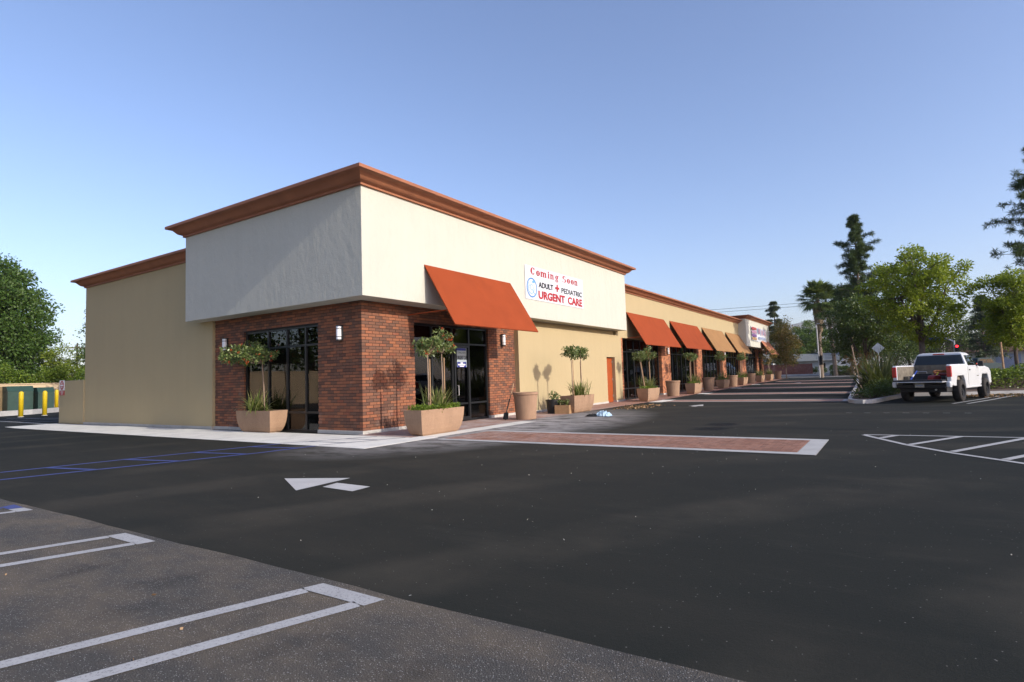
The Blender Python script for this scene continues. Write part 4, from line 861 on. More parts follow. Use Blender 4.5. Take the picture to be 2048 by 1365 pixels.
kerb([(13.6,22.1),(15.7,22.6),(20,24.4),(30,28.5)], .17, .15)
G_TR = 'trees beyond the parking lot'
shrub('low_shrub', 'dark low shrub at the front tip of the island', 'shrub', (12.15,18.3,.12), .75,.8,.55, 40, 40, .09, 'leaf_dark', 81)
shrub('low_shrub', 'brownish low shrub beside the flax plant', 'shrub', (12.75,20.2,.12), .8,.9,.75, 40, 40, .09, 'leaf_dark', 82)
fx = spiky('flax_plant', 'large dark flax plant with sword leaves on the island', 'plant', (12.35,23.0,.14), 230, 2.45, .095, 'flax', 83, .95, .55, .3)
spiky('flax_plant', 'smaller striped flax plant right of the big one by the pickup', 'plant', (13.25,23.3,.14), 80, 1.5, .07, 'flax', 84, .95, .6, .25)
shrub('red_leaf_shrub', 'reddish leafed shrub behind the leaning stake', 'shrub', (11.45,30.5,.9), .95,.9,1.6, 26, 34, .14, 'red_leaf', 85)
stk = thing('leaning_stake', 'thin pale wooden stake leaning at the island edge', 'stake', (11.32,28.6,zg(28)))
MB().tube([(.02,0,.0),(-.36,.3,2.75)], [.035,.028], 8).build('pole', M['bark_pale'], stk); MB().tube([(-.18,.15,1.35),(-.16,.19,1.36)], .07, 8).build('tie', M['plastic'], stk)
ds = thing('diamond_sign', 'grey back of a diamond traffic sign above the flax plant', 'sign', (12.38,24.3,.14))
MB().tube([(0,0,0),(0,0,2.55)], .025, 8).build('post', M['metal'], ds); m = MB(); m.prism([(0,-.29),(.29,0),(0,.29),(-.29,0)], -.05, -.045, 'y'); o = m.build('plate', M['alum'], ds); o.location = (0,0,2.32)
broadleaf('camphor_tree', 'broad bright green tree standing behind the white pickup', 'tree', (14.5,30.4,zg(30)), 2.7, 8.2, 2.8, 2.6, 150, 165, .15, 'leaf_camphor', 91, .17, .17, group=G_TR, limbs=9, lump=.34)
broadleaf('dark_tree', 'darker spreading tree left of the bright green one', 'tree', (11.4,36.4,zg(36)), 1.7, 6.6, 2.4, 2.4, 110, 120, .17, 'leaf_dark', 92, .16, .22, group=G_TR, limbs=7)
broadleaf('street_tree', 'green street tree cut by the right picture edge', 'tree', (18.75,30.6,zg(29)), 2.4, 6.5, 1.6, 1.6, 110, 210, .14, 'leaf_camphor', 93, .10, .22, group=G_TR, limbs=7)
broadleaf('street_tree', 'green tree just outside the right picture edge', 'tree', (22.3,32.5,zg(31)), 2.2, 6.6, 2.2, 2.2, 80, 110, .16, 'leaf_camphor', 94, .12, .22, group=G_TR)
stk2 = thing('tree_stake', 'pale stake tied to the right hand street tree trunk', 'stake', (17.75,27.4,zg(27)+.1))
MB().tube([(.04,0,0),(0,.1,2.4)], [.05,.045], 8).build('pole', M['wood'], stk2); MB().tube([(-.02,.05,1.7),(.2,1.6,1.75)], .012, 4).build('tie', M['plastic'], stk2)
hedge('hedge', 'clipped green hedge behind the pickup at the right edge', (16.6,26.0), (31,33.2), 1.5, 1.0, .13, 420, 'ground_leaf', 95, zg(28)+.12)
hedge('hedge', 'dark low hedge at the far end of the island', (6.2,74), (12.6,75), 1.6, 1.25, .16, 420, 'leaf_dark', 96, zg(74))
conifer('pine_tree', 'tall conical pine rising above the bright green tree', (10.4,63.2,zg(63)), 18.2, 4.5, lambda u: 4.1*(1-u)**.85*(.8+.2*math.sin(u*19))+.35, 'needle', 101, 42, 4, 11, 22, .44, .042, .26, .22, G_TR)
conifer('pine_tree', 'tall dark pine at the right picture edge', (24.2,49.6,zg(49)), 18.9, 3.5, lambda u: (4.2*(1-u)**.55)*(.5+.5*abs(math.sin(u*13)))+.5, 'needle', 102, 36, 5, 12, 22, .44, .042, .30, .2, G_TR)
conifer('cedar_tree', 'slim dark cedar behind the far end shop', (-2.8,92.1,zg(92)), 12.6, 1.5, lambda u: 3.6*(1-u)**.8*(.7+.3*math.sin(u*23))+.3, 'needle_b', 103, 20, 7, 11, 20, .36, .06, .24, -.12, G_TR)
conifer('cedar_tree', 'small distant conifer between the two right hand trees', (22.4,77.8,zg(77)), 9.3, 2, lambda u: 1.7*(1-u)**.8+.25, 'needle_b', 104, 16, 6, 6, 14, .42, .09, .2, 0, G_TR)
broadleaf('autumn_tree', 'slim tree with yellow brown leaves at the end of the walk', 'tree', (2.2,65.4,zg(65)), 1.0, 7.0, 1.55, 1.5, 100, 80, .19, 'leaf_aut', 105, .06, .24, 'bark_pale', G_TR, limbs=6)
broadleaf('autumn_tree', 'small thin tree in front of the rust awning', 'tree', (1.38,58.6,zg(58)+.63), 1.2, 3.2, .8, .8, 26, 60, .13, 'leaf_aut', 106, .035, .26, 'bark_pale', G_TR, limbs=5)
broadleaf('round_tree', 'big rounded dark green tree behind the pale house', 'tree', (-1.6,128,zg(128)), 1.5, 11.0, 4.6, 4.6, 140, 100, .34, 'leaf_left', 107, .4, .2, group=G_TR)
broadleaf('round_tree', 'lower rounded green tree left of the big one', 'tree', (-4.4,121,zg(121)), .8, 6.2, 3.0, 3.0, 70, 90, .3, 'leaf_left', 108, .3, .22, group=G_TR)
broadleaf('round_tree', 'dark rounded tree behind the palms', 'tree', (4.6,131,zg(131)), 1.0, 9.2, 4.6, 4.6, 90, 90, .34, 'leaf_dark', 109, .3, .22, group=G_TR)
for i,(x,y,h,r,l) in enumerate(((13.5,84,8.5,4.4,'dark tree mass behind the bright green tree'),(18.5,92,9.6,4.8,'dark tree behind the signal mast'),(25.5,95,8.6,4.6,'dark tree behind the right hand house'),(9.5,88,6.5,3.0,'shaded tree behind the white van'),(30,84,8.0,4.0,'dark tree beyond the right hand street'),(15.5,104,9.0,4.6,'mid green tree far behind the pickup cab'))):
    broadleaf('dark_tree', l, 'tree', (x,y,zg(y)), .9, h, r, r, 80, 95, .28, 'leaf_dark', 120+i, .25, .24, group=G_TR)

# palms
def palm(label, loc, H, seed, lean, nf=60, skirt=2.2):
    rng = np.random.default_rng(seed); t = thing('fan_palm', label, 'palm', loc, 0, 'fan palms by the far corner'); top = np.array([lean[0],lean[1],H])
    m = MB(); m.tube([(0,0,-.2),(lean[0]*.3,lean[1]*.3,H*.45),tuple(top)], [.27,.20,.19], 10); 
    for k in range(int(H*3)): u = k/(H*3); z = u*H; m.lathe([(.215-.02*u+.03,z),(.215-.02*u+.05,z+.10),(.2,z+.12)], 8, (lean[0]*u**1.2,lean[1]*u**1.2,0))
    m.build('trunk', M['bark_palm'], t, fix=False)
    def fans(n, el0, el1, pet, bl, blades=16, sag=.25):
        V = []; F = []
        for i in range(n):
            a = rng.uniform(0,6.283); e = rng.uniform(el0,el1); h = np.array([math.cos(a)*math.cos(e),math.sin(a)*math.cos(e),math.sin(e)]); s = np.array([-math.sin(a),math.cos(a),0]); n_ = np.cross(h,s)
            c = top+h*pet*rng.uniform(.8,1.15); k0 = len(V); V += [top+s*.02,top-s*.02,c-s*.02,c+s*.02]; F.append((k0,k0+1,k0+2,k0+3))
            for b in range(blades):
                q = R(-78+156*b/(blades-1)); d = h*math.cos(q)+s*math.sin(q)+n_*.12*math.cos(q); L = bl*rng.uniform(.8,1.1)*(.72+.28*math.cos(q)); w_ = s*math.cos(q)-h*math.sin(q); k0 = len(V)
                p1 = c+d*L*.55; p2 = c+d*L; p2[2] -= sag*L*rng.uniform(.5,1.4); V += [c, p1+w_*.075, p2, p1-w_*.075]; F.append((k0,k0+1,k0+2,k0+3))
        return np.array(V), np.array(F)
    v, f = fans(int(nf*1.4), -.75, 1.4, 1.35, 1.45); link('fronds', npmesh('fronds',v,f), M['palm_leaf'], t)
    V, F = [], []
    for i in range(int(420*skirt/2.2)):
        a = rng.uniform(0,6.283); z0 = H-.2-rng.random()**.8*skirt*.75; r0 = .2+rng.random()*.55*max(.1,1-(H-z0)/(skirt*.9)); p = np.array([top[0]+math.cos(a)*r0,top[1]+math.sin(a)*r0,z0]); s = np.array([-math.sin(a),math.cos(a),0])*rng.uniform(.03,.08); L = rng.uniform(.5,1.1)*min(1,skirt); k0 = len(V)
        V += [p+s*.4,p-s*.4,p+np.array([math.cos(a)*.12,math.sin(a)*.12,-L])-s,p+np.array([math.cos(a)*.12,math.sin(a)*.12,-L])+s]; F.append((k0,k0+1,k0+2,k0+3))
    link('dead_fronds', npmesh('dead_fronds',np.array(V),np.array(F)), M['palm_dead'], t); return t
palm('tallest fan palm with a long shaggy skirt by the light pole', (5.75,68,zg(68)), 9.7, 131, (.1,0), 52, 4.0)
palm('slimmer leaning fan palm right of the tallest palm', (7.0,72.1,zg(72)), 9.3, 132, (-.55,0), 44, 1.2)
palm('fan palm partly hidden behind the dark tree', (8.9,72,zg(72)), 9.2, 133, (.2,0), 46, 2.4)

# ------------------------------------------------------------------ poles, signals, wires
pl = thing('signal_pole', 'tall pale street light pole with a traffic signal at the far corner', 'pole', (5.62,67.3,zg(67)))
MB().tube([(0,0,-.1),(0,0,3.0),(-.02,0,6.4)], [.10,.08,.06], 10).build('shaft', M['metal'], pl); MB().tube([(-.02,0,6.35),(.1,-.3,6.55),(.3,-.9,6.5)], [.05,.04,.035], 6).build('arm', M['metal'], pl)
MB().box(.18,.42,-1.3,-.85,6.42,6.52).build('luminaire', M['metal'], pl, bevel=.03)
m = MB(); m.box(.12,.42,-.25,.05,1.55,2.65); sgb = m.build('signal_head', M['signal'], pl, bevel=.03)
for z in (1.72,2.08,2.44): MB().lathe([(.14,0),(.14,-.18)], 12, (.27,-.25,z), axis='y').build('hood', M['signal'], sgb)
mast = thing('signal_mast', 'traffic signal mast arm with red lights and blue street sign', 'traffic light', (19.95,83.0,zg(83)))
MB().tube([(0,0,0),(0,0,4.1)], [.14,.11], 10).build('shaft', M['metal'], mast); MB().tube([(0,0,3.9),(-.8,0,4.45),(-2.4,0,4.85),(-6.0,0,5.05)], [.10,.09,.07,.05], 8).build('arm', M['metal'], mast)
def sighead(x, z, nm='signal_head'):
    s = MB().box(x-.2,x+.2,-.2,.1,z-.95,z+.25).build(nm, M['signal'], mast, bevel=.03)
    MB().lathe([(0,-.215),(.15,-.215),(.15,-.205)], 16, (x,0,z), axis='y').build('red_lamp', M['redlamp'], s)
    for k in (1,2): MB().lathe([(0,-.212),(.14,-.212),(.14,-.205)], 14, (x,0,z-.36*k), axis='y').build('dark_lamp', M['plastic'], s)
    MB().lathe([(.17,-.2),(.17,-.45)], 12, (x,0,z), axis='y').build('hood', M['signal'], s)
sighead(.25, 3.3); sighead(-3.4, 4.75); sighead(12, 2.7)
MB().tube([(12,0,0),(12,0,3.0)], .08, 8).build('shaft', M['metal'], mast)
MB().box(-3.0,-.9,-.03,.0,4.25,4.62).build('street_name_sign', M['bluesign'], mast)
wr = thing('overhead_wire', 'pair of thin overhead wires crossing the sky at the right', 'wire')
for dz in (0,-.45):
    MB().tube([(-60+130*t/20, 80+.03*t, 11.7+dz-1.6*t/20+.9*((t/20-.5)**2)) for t in range(21)], .022, 4).build('cable', M['plastic'], wr)
# parking-lot lamp post standing right of the picture, its shadow crosses the aisle
lp = thing('lamp_post', 'parking lot lamp post right of view casting a thin shadow', 'lamp post', (24.2,4.0,0))
MB().tube([(0,0,.6),(0,0,7.2)], [.075,.06], 10).build('shaft', M['metal'], lp); MB().lathe([(0,0),(.3,0),(.3,.6),(0,.6)], 20).build('footing', M['kerb'], lp)
for s in (-1,1): MB().box(-.25,.25,s*.25-.0,s*1.1,7.1,7.25).build('luminaire', M['metal'], lp, bevel=.03)

# ------------------------------------------------------------------ houses at the far side of the street
def house(label, loc, rz, L, D, h, pitch, wallm, roofm, wins, garage=None):
    t = thing('house', label, 'house', loc, rz)
    m = MB(); m.box(-L/2,L/2,-D/2,D/2,0,h); m.add([(-L/2,-D/2,h),(-L/2,D/2,h),(-L/2,0,h+pitch),(L/2,-D/2,h),(L/2,D/2,h),(L/2,0,h+pitch)], [(0,2,1),(3,4,5)]); m.build('wall', M[wallm], t)
    e = .5; k = pitch/(D/2); m = MB()
    for s in (-1,1): m.add([(-L/2-e,s*(D/2+e),h-k*e),(L/2+e,s*(D/2+e),h-k*e),(L/2+e,0,h+pitch),(-L/2-e,0,h+pitch),(-L/2-e,s*(D/2+e),h-k*e+.14),(L/2+e,s*(D/2+e),h-k*e+.14),(L/2+e,0,h+pitch+.14),(-L/2-e,0,h+pitch+.14)], [(0,1,2,3),(7,6,5,4),(0,4,5,1),(1,5,6,2),(3,7,4,0)])
    r = m.build('roof', M[roofm], t); MB().box(L*.2,L*.2+.6,-.4,.4,h+pitch*.5,h+pitch+.7).build('chimney', M['fence'], r)
    for x,z,w_,hh in wins:
        f = MB().box(x-w_/2-.06,x+w_/2+.06,-D/2-.04,-D/2+.02,z-.06,z+hh+.06).build('window', M['sign_white'], t); MB().box(x-w_/2,x+w_/2,-D/2-.055,-D/2-.045,z,z+hh).build('pane', M['glass_car'], f)
    if garage: MB().box(garage[0],garage[1],-D/2-.05,-D/2+.01,0,2.1).build('garage_door', M['slate'], t)
    return t
house('pale low house with grey roof across the far street', (.2,104.5,.62), R(3), 9.5, 7, 2.25, 1.15, 'house', 'roof', [(2.6,.9,1.0,.9)])
house('pale house with grey gable left of the low house', (-7.2,103,.62), R(80), 8, 7, 2.4, 1.4, 'house', 'roof', [(1.6,.9,1.2,1.0)])
house('white house with brown gable roof at the right across the street', (27.5,98,.6), R(-4), 14, 8, 2.6, 1.9, 'house', 'roof_brown', [(-3.5,.9,1.2,1.1),(3.4,.9,1.3,1.1),(5.6,.9,.8,1.1)], (-1.9,.8))
fn = thing('board_fence', 'red brown board fence beyond the end of the walk', 'fence')
for k in range(60): MB().box(-7+k*.16,-7+k*.16+.15,90.0+.004*(k%2),90.03+.004*(k%2),zg(90),zg(90)+1.75).build('board', M['fence'], fn, fix=False)
for k in range(5): MB().box(-7+k*2.35,-6.9+k*2.35,90.04,90.14,zg(90),zg(90)+1.8).build('post', M['fence'], fn)
for i,(x,y) in enumerate(((.2,98.5),(2.0,98.8),(3.2,98.6),(-1.6,97.5))): shrub('yard_shrub', ('dark round shrub before the low house wall','second dark shrub before the low house wall','third dark shrub before the low house wall','orange flowering shrub before the grey gable house')[i], 'shrub', (x,y,zg(y)), .75,.6,1.15, 24, 30, .16, 'red_leaf' if i == 3 else 'leaf_dark', 140+i)
kerb([(-20,86.2),(60,86.2)], .3, .14); kerb([(-20,69.1),(9.8,69.1)], .3, .14)
pv = sheet(-60, 60, 86.3, 89.5, .13, 'far_pavement', M['kerb'], kind='structure')

# ------------------------------------------------------------------ left background
bw = thing('boundary_wall', 'long cream boundary wall behind the green electrical cabinets', 'wall')
MB().box(-54.2,-54,-20,40,0,2.36).build('wall_body', M['wallcream'], bw); MB().box(-54.28,-53.92,-20,40,2.36,2.44).build('coping', M['wallcream'], bw)
m = MB(); m.prism([(-60,-6),(-36.5,-6),(-37.6,1.0),(-38.2,2.3),(-38.9,4.2),(-41.5,6.9),(-46,9.5),(-54,16),(-60,16)], -.05, .12, 'z'); bedl = m.build('planting_bed', M['mulch']); bedl['kind'] = 'structure'
kerb([(-36.5,-6),(-37.6,1.0),(-38.2,2.3),(-38.9,4.2),(-41.5,6.9),(-46,9.5),(-54,16)], .2, .35)
MB().box(-39.0,-38.02,.95,1.9,.12,.36).build('tmp_pad', M['kerb'], bedl).name = 'concrete_pad'
def cabinet(label, loc, w_, d, h, mat, front):
    t = thing('electrical_cabinet', label, 'cabinet', loc, 0); MB().box(-d/2,d/2,-w_/2,w_/2,0,h*.80).build('body', M[mat], t, bevel=.02)
    MB().add([(-d/2-.02,-w_/2-.02,h*.80),(d/2+.02,-w_/2-.02,h*.80),(d/2+.02,w_/2+.02,h*.80),(-d/2-.02,w_/2+.02,h*.80),(-d/2-.02,-w_/2-.02,h),(d/2-.25,-w_/2-.02,h),(d/2-.25,w_/2+.02,h),(-d/2-.02,w_/2+.02,h)], [(0,1,5,4),(1,2,6,5),(2,3,7,6),(3,0,4,7),(4,5,6,7)]).build('lid', M[mat], t)
    MB().box(d/2,d/2+.015,-w_/2+.08,-.02,.12,h*.76).build('door', M[mat], t); MB().box(d/2,d/2+.015,.02,w_/2-.08,.12,h*.76).build('door', M[mat], t)
    MB().tube([(d/2+.02,-.05,h*.38),(d/2+.06,-.05,h*.42),(d/2+.06,.08,h*.42),(d/2+.02,.08,h*.38)], .015, 5).build('handle', M['plastic'], t); return t
cabinet('dark green transformer cabinet behind two yellow bollards', (-44.6,5.05,.1), 1.6, 1.5, 2.0, 'green_box', 1)
cabinet('lower dark green cabinet right of the transformer', (-43.9,6.5,.1), 1.05, 1.2, 1.85, 'green_box', 1)
c3 = cabinet('tan stained cabinet at the left of the green transformer', (-45.6,4.1,.1), 1.2, 1.3, 2.0, 'brown_box', 1); c3.rotation_euler = (0,0,R(-60))
bo = thing('bollard', 'yellow bollard standing before the green transformer', 'bollard', (-34.26,2.24,0), 0, 'yellow bollards')
MB().lathe([(0,0),(.13,0),(.13,1.52),(.12,1.58),(.08,1.63),(0,1.66)], 20).build('post', M['yellow'], bo, smooth=True); MB().lathe([(0,0),(.17,0),(.15,.03),(.13,.03)], 18).build('collar', M['kerb'], bo)
for x,y,l in ((-34.55,3.59,'yellow bollard at the right end of the green cabinets'),(-46.8,7.75,'rear yellow bollard just right of the cabinets'),(-45.6,7.95,'rear yellow bollard nearest the low tan wall')): copy_tree(bo, l, (x,y,.1 if x < -40 else 0), 0)
broadleaf('ash_tree', 'large full green tree behind the boundary wall at far left', 'tree', (-62,7.6,0), .5, 15.6, 5.3, 5.3, 420, 190, .28, 'leaf_left', 151, .35, .15, group='trees behind the left wall', limbs=10, lump=.16)
broadleaf('ash_tree', 'second full green tree beyond the left picture edge', 'tree', (-60,-3,0), .5, 13, 5, 5, 120, 110, .32, 'leaf_left', 152, .35, .2, group='trees behind the left wall')
broadleaf('laurel_tree', 'yellow green bushy tree between big tree and building', 'tree', (-58,12.6,0), .8, 6.2, 2.6, 2.6, 90, 90, .22, 'leaf_yellow', 153, .14, .22, group='trees behind the left wall')
broadleaf('laurel_tree', 'dark upright tree peeking past the building edge', 'tree', (-46,11.2,0), 1.0, 8.4, 1.3, 1.3, 60, 80, .2, 'leaf_dark', 154, .12, .24, group='trees behind the left wall')
broadleaf('ash_tree', 'tree top showing above the left roof cornice', 'tree', (-51.6,16.0,0), 6, 14.9, 2.4, 2.4, 70, 60, .26, 'leaf_left', 155, .2, .2, group='trees behind the left wall')
hedge('hedge', 'leafy green hedge growing over the boundary wall', (-55.6,-6), (-55.6,26), 1.6, 3.4, .2, 420, 'ground_leaf', 156, .2)
spiky('flax_plant', 'orange tipped flax plant at the left picture edge', 'plant', (-43.5,3.0,.12), 60, 1.5, .09, 'flax', 157, .8, .5, .2)
up_ = thing('utility_pole', 'distant utility pole behind the left trees', 'pole', (-71.8,18.8,0)); MB().tube([(0,0,0),(0,0,7.5)], [.14,.1], 8).build('shaft', M['bark'], up_); MB().box(-.06,.06,-1.1,1.1,6.9,7.05).build('crossarm', M['bark'], up_)
# across the lot behind the viewer: seen only as reflections in the shaded window
rw = thing('rear_wall', 'cream wall reflected in the shaded shop window', 'wall'); MB().box(-26.2,-26,-40,-9,0,2.5).build('wall_body', M['wallcream'], rw); MB().box(-26.25,-25.95,-40,-8.95,2.5,2.58).build('coping', M['wallcream'], rw)
for i,x in enumerate((-9,-15,-21,-27,-33)): broadleaf('rear_tree', ('first','second','third','fourth','fifth')[i]+' dark tree reflected in the shaded shop window', 'tree', (-32-1.5*(i%2),x-2,0), .8, 9.5+i%3, 3.6, 3.6, 60, 60, .36, 'leaf_dark', 160+i, .25, .26, group='trees reflected in the window')

# ------------------------------------------------------------------ distant hills
rng = np.random.default_rng(5); m = MB(); nx, ny = 60, 6; vs = []
for j in range(ny+1):
    for i in range(nx+1):
        u = i/nx; x = -1500+u*2600; hgt = 205*math.exp(-((x+330)/520)**2)+40*math.sin(u*15)**2*math.exp(-((x+330)/700)**2)+12*rng.random()
        vs.append((x, 2250+j*130, -2+hgt*math.sin(math.pi*.5*j/ny)))
m.add(vs, [(j*(nx+1)+i,j*(nx+1)+i+1,(j+1)*(nx+1)+i+1,(j+1)*(nx+1)+i) for j in range(ny) for i in range(nx)]); hl = m.build('hills', M['hill'], smooth=True); hl['kind'] = 'structure'

# ------------------------------------------------------------------ vehicles
def wheel(parent, x, y, r, wd, side, big=True):
    w_ = MB().lathe([(r*.60,-wd/2),(r*.86,-wd/2),(r*.97,-wd*.40),(r,-wd*.22),(r,wd*.22),(r*.97,wd*.40),(r*.86,wd/2),(r*.60,wd/2)], 28, (0,0,0), axis='x').build('wheel', M['tyre'], parent, smooth=True)
    w_.location = (x,y,r); s = side
    MB().lathe([(r*.60,s*wd*.5),(r*.585,s*wd*.46),(r*.54,s*wd*.30),(r*.5,s*wd*.2),(0,s*wd*.18)], 24, (0,0,0), axis='x').build('rim', M['plastic'], w_, smooth=True)
    m = MB()
    for k in range(6):
        a = k*math.pi/3; c, q = math.cos(a), math.sin(a); e = .16
        pts = [(.10,-.05),(.56,-.035),(.56,.035),(.10,.05)]; vs = [(s*wd*.40-(.03*s if u > .5*0 and u > .3 else 0), r*(u*c-v*q), r*(u*q+v*c)) for u,v in pts]; vs += [(s*wd*.22, p[1], p[2]) for p in vs]
        m.add(vs, [(0,1,2,3),(7,6,5,4),(0,4,5,1),(1,5,6,2),(2,6,7,3),(3,7,4,0)])
    m.lathe([(r*.14,s*wd*.2),(r*.14,s*wd*.44),(0,s*wd*.46)], 12, (0,0,0), axis='x'); m.build('spokes', M['rim'], w_)
    return w_
tk = thing('pickup_truck', 'white pickup truck with lowered tailgate parked by the island', 'truck', (14.25,17.55,0), R(-19))
WH = M['truck']; r = .425
arch = [(.60,.62),(.56,.80),(.40,1.00),(-.40,1.00),(-.56,.80),(-.60,.62)]
bed = [(-1.16,.66),(-1.20,.95),(-1.20,1.42),(-1.15,1.45),(.90,1.45),(.90,.55),(.62,.55)]+arch
for s in (-1,1):
    MB().prism(bed, s*.85, s*1.0, 'x').build('bed_side', WH, tk, bevel=.035, seg=3)
    MB().prism([(-1.12,.80),(-1.12,1.40),(.88,1.40),(.88,.80)], s*.835, s*.848, 'x').build('bed_lining', M['bedliner'], tk)
    tl = MB().box(min(s*.86,s*1.015),max(s*.86,s*1.015),-1.235,-1.12,.98,1.39).build('taillight', M['taillight'], tk, bevel=.02)
    MB().box(min(s*.88,s*1.0),max(s*.88,s*1.0),-1.245,-1.234,1.13,1.2).build('reverse_lens', M['taillight'], tl)
    MB().box(min(s*.84,s*1.005),max(s*.84,s*1.005),-1.34,-1.10,.58,.82).build('bumper_corner', WH, tk, bevel=.06, seg=3)
    MB().box(min(s*.62,s*.84),max(s*.62,s*.84),-.55,.55,.80,1.02).build('wheel_well', M['bedliner'], tk, bevel=.05)
MB().box(-.85,.85,-1.18,.9,.74,.80).build('bed_floor', M['bedliner'], tk); MB().box(-.85,.85,.86,.92,.80,1.44).build('bed_front', M['bedliner'], tk)
MB().box(-.84,.84,-1.72,-1.20,.82,.885).build('tailgate', M['plastic'], tk, bevel=.012); MB().box(-.845,.845,-1.725,-1.19,.79,.822).build('tailgate_skin', WH, tk, bevel=.01)
MB().box(-.838,.838,-1.36,-1.18,.56,.72).build('bumper', M['plastic'], tk, bevel=.02)
lpz = MB().box(-.18,.14,-1.385,-1.372,.60,.76).build('licence_plate', M['plate'], tk)
MB().box(-.13,.09,-1.388,-1.3855,.655,.70).build('plate_print', M['slate'], lpz)
MB().box(-.80,.80,-1.1,4.0,.42,.60).build('chassis', M['plastic'], tk); MB().tube([(-.85,0,r),(.85,0,r)], .06, 8).build('axle', M['plastic'], tk); MB().lathe([(.0,-.16),(.16,-.1),(.16,.1),(0,.16)], 12, (0,0,r), axis='x').build('differential', M['plastic'], tk)
MB().tube([(.45,-1.15,.50),(.45,-.7,.5)], .035, 8).build('exhaust', M['metal'], tk)
MB().prism([(.93,.56),(.93,1.30),(.96,1.36),(2.52,1.36),(2.56,1.30),(2.56,.56)], -.985, .985, 'x').build('door_panel', WH, tk, bevel=.04, seg=3)
for s in (-1,1):
    MB().box(min(s*.9,s*1.0),max(s*.9,s*1.0),.62,2.72,.50,.58).build('sill', WH, tk, bevel=.02)
    MB().box(min(s*.982,s*.99),max(s*.982,s*.99),1.00,1.012,.60,1.33).build('door_seam', M['plastic'], tk)
    MB().box(min(s*.985,s*1.01),max(s*.985,s*1.01),1.14,1.30,1.19,1.23).build('door_handle', M['plastic'], tk, bevel=.01)
    MB().box(min(s*.985,s*.992),max(s*.985,s*.992),2.15,2.45,.95,.975).build('badge', M['chrome'], tk)
    mr = MB().box(min(s*1.02,s*1.20),max(s*1.02,s*1.20),2.30,2.42,1.33,1.55).build('mirror', M['plastic'], tk, bevel=.03); MB().tube([(s*.95,2.36,1.38),(s*1.05,2.36,1.4)], .025, 6).build('arm', M['plastic'], mr)
# greenhouse: pillars and roof with glass between
rings = [(.965,.96,2.50,1.36),(.93,.985,2.36,1.48),(.80,1.07,1.98,1.84),(.74,1.12,1.88,1.90),(.60,1.22,1.75,1.935)]   # half width, rear y, front y, z
vs = []
for hw, ya, yb, z in rings: vs += [(-hw,ya,z),(hw,ya,z),(hw,yb,z),(-hw,yb,z)]
k = len(rings); fs = [(i*4+j, i*4+(j+1)%4, i*4+4+(j+1)%4, i*4+4+j) for i in range(k-1) for j in range(4)]+[tuple((k-1)*4+j for j in range(4))]
MB().add(vs, fs).build('cab_roof', WH, tk, bevel=.03, seg=3)
def lerp_pane(name, pts, off, parent=tk):
    o = Vector(off); return MB().quad(*[tuple(Vector(p)+o) for p in pts]).build(name, M['glass_car'], parent, fix=False)
lerp_pane('rear_window', [(-.90,.962,1.385),(.90,.962,1.385),(.775,1.060,1.825),(-.775,1.060,1.825)], (0,-.018,0))
for s in (-1,1): lerp_pane('side_window', [(s*.955,1.16,1.39),(s*.955,2.40,1.39),(s*.825,2.0,1.80),(s*.825,1.22,1.80)], (s*.012,0,0))
lerp_pane('windscreen', [(-.90,2.46,1.40),(.90,2.46,1.40),(.75,2.0,1.80),(-.75,2.0,1.80)], (0,.02,.01))
MB().box(-.20,.20,1.045,1.09,1.845,1.89).build('brake_light', M['taillight'], tk, bevel=.008)
fa = [(y+3.36,z) for y,z in [(-.60,.60),(-.56,.80),(-.40,1.00),(.40,1.00),(.56,.80),(.60,.60)]]
MB().prism([(2.54,.56),(2.54,1.37),(2.75,1.37),(3.5,1.35),(4.0,1.27),(4.25,1.12),(4.28,.60)]+fa[::-1], -1.0, 1.0, 'x').build('bonnet', WH, tk, bevel=.06, seg=3)
MB().box(-.95,.95,4.22,4.38,.52,.78).build('front_bumper', M['chrome'], tk, bevel=.04)
for s in (-1,1):
    for y in (0,3.36): wheel(tk, s*.90, y, r, .29, s)
tk.scale = (.99,.99,1.03)
def at_truck(x, y, z):
    c, s = math.cos(R(-19)), math.sin(R(-19)); return (14.25+.99*(x*c-y*s), 17.55+.99*(x*s+y*c), z*1.03)
def cargo(name, label, cat, x, y, z, rz): return thing(name, label, cat, at_truck(x,y,z), R(-19)+rz)
c1 = cargo('tool_box', 'black tool box in the pickup bed', 'tool box', -.25, -.2, .80, .2); MB().box(-.3,.3,-.2,.2,0,.26).build('box', M['plastic'], c1, bevel=.02); MB().box(-.31,.31,-.21,.21,.26,.32).build('lid', M['plastic'], c1, bevel=.02); MB().tube([(-.15,0,.32),(-.15,0,.40),(.15,0,.40),(.15,0,.32)], .015, 6).build('handle', M['metal'], c1)
c2 = cargo('fuel_can', 'red fuel can lying in the pickup bed', 'fuel can', .32, -.75, .80, -.3); MB().prism([(-.22,0),(.22,0),(.24,.16),(.16,.26),(-.14,.26),(-.24,.18)], -.13, .13, 'x').build('can', M['red_tool'], c2, bevel=.04); MB().tube([(0,.12,.24),(0,.26,.36)], [.03,.02], 8).build('spout', M['yellow'], c2)
c4 = cargo('hose_coil', 'orange hose coil on top of the load in the pickup bed', 'hose', .35, -.05, 1.12, 0)
MB().tube([(.24*math.cos(a*.5)*(1+.06*math.sin(a)),.20*math.sin(a*.5),.02+.006*a*.3+.02*math.sin(a*.9)) for a in range(44)], .022, 6).build('coil', M['orange'], c4, smooth=True)
c5 = cargo('blower', 'dark machine with red cover in the pickup bed', 'machine', .35, .1, .80, 0); MB().box(-.35,.35,-.3,.3,0,.22).build('base', M['plastic'], c5, bevel=.05); MB().box(-.25,.25,-.2,.2,.22,.32).build('cover', M['red_tool'], c5, bevel=.05)
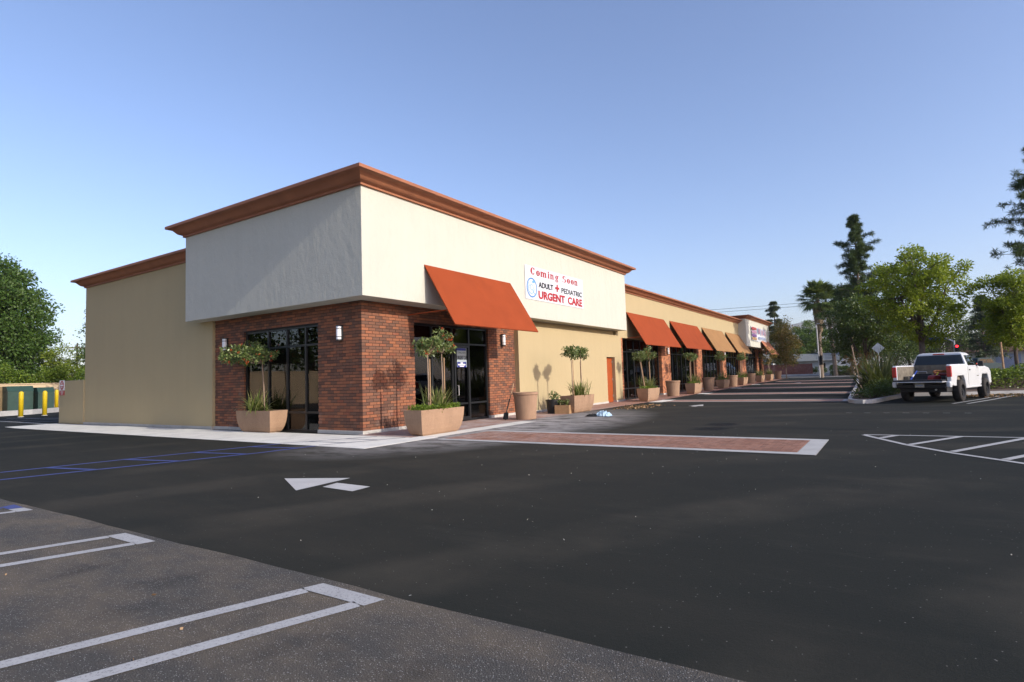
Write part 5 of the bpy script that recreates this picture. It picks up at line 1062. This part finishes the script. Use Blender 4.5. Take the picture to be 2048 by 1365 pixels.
c6 = cargo('blue_level', 'blue and white bar leaning over the lowered tailgate', 'level', -.32, -1.35, .90, 0); MB().tube([(0,0,.0),(.13,.35,.34)], .025, 6).build('bar', M['blue_tool'], c6); MB().tube([(.04,.10,.11),(.07,.2,.20)], .028, 6).build('sleeve', M['sign_white'], c6)

def small_car(name, label, cat, loc, rz, L, W_, H, paintm, prof, gl, wy):
    t = thing(name, label, cat, loc, rz); MB().prism(prof, -W_/2, W_/2, 'x').build('body', M[paintm], t, bevel=.05, seg=2)
    for s in (-1,1):
        for q in gl: MB().add([(s*(W_/2+.004),y,z) for y,z in q], [tuple(range(len(q)))]).build('side_window', M['glass_car'], t, fix=False)
        for y in wy: wheel(t, s*(W_/2-.10), y, .34, .22, s)
    return t
SUVP = [(-2.2,.35),(-2.25,.95),(-2.1,1.05),(-1.95,1.62),(-1.7,1.70),(.3,1.68),(.95,1.15),(2.0,1.02),(2.2,.8),(2.2,.35)]
sv = small_car('suv', 'dark green sport utility vehicle on the street at right', 'car', (21.3,70.5,zg(70)), R(-38), 4.4, 1.8, 1.7, 'suv', SUVP, [[(-1.75,1.12),(-.7,1.12),(-.7,1.56),(-1.65,1.56)],[(-.62,1.12),(.62,1.12),(.22,1.56),(-.62,1.56)]], (-1.4,1.35))
MB().quad((-.75,-2.085,1.15),(.75,-2.085,1.15),(.68,-1.99,1.56),(-.68,-1.99,1.56)).build('rear_window', M['glass_car'], sv, fix=False)
for s in (-1,1): MB().box(min(s*.72,s*.905),max(s*.72,s*.905),-2.27,-2.12,.90,1.14).build('taillight', M['taillight'], sv)
cr = small_car('parked_car', 'dark car partly hidden behind the pickup cab', 'car', (18.6,72.6,zg(72)), R(-80), 4.3, 1.75, 1.45, 'suv', [(-2.1,.35),(-2.15,.9),(-1.6,1.0),(-.9,1.42),(.4,1.42),(1.1,1.0),(2.0,.85),(2.1,.35)], [[(-1.2,1.04),(.95,1.04),(.35,1.34),(-.85,1.34)]], (-1.35,1.3))
vn = small_car('white_van', 'white high-roof van parked behind the palms', 'van', (8.3,80.2,zg(80)), R(95), 5.4, 1.9, 2.35, 'truck', [(-2.7,.4),(-2.75,2.15),(-2.6,2.35),(.9,2.32),(1.7,1.45),(2.6,1.15),(2.75,.8),(2.75,.4)], [[(.62,1.5),(1.3,1.5),(.92,1.92),(.62,1.92)]], (-1.6,1.75))
MB().quad((-.8,1.70,1.52),(.8,1.70,1.52),(.7,1.0,2.24),(-.7,1.0,2.24)).build('windscreen', M['glass_car'], vn, fix=False)

# ------------------------------------------------------------------ thin autumn haze over the whole place
hz = MB().box(-2600,2600,-450,3400,-1.1,260).build('haze', None); hz['kind'] = 'stuff'
hm = bpy.data.materials.new('haze'); hm.use_nodes = True; nt = hm.node_tree; nt.nodes.clear()
ho = nt.nodes.new('ShaderNodeOutputMaterial'); pv_ = nt.nodes.new('ShaderNodeVolumePrincipled'); nt.links.new(pv_.outputs[0], ho.inputs['Volume'])
pv_.inputs['Color'].default_value = (.72,.80,.92,1); pv_.inputs['Density'].default_value = 0.00013; pv_.inputs['Anisotropy'].default_value = .2
hz.data.materials.append(hm)
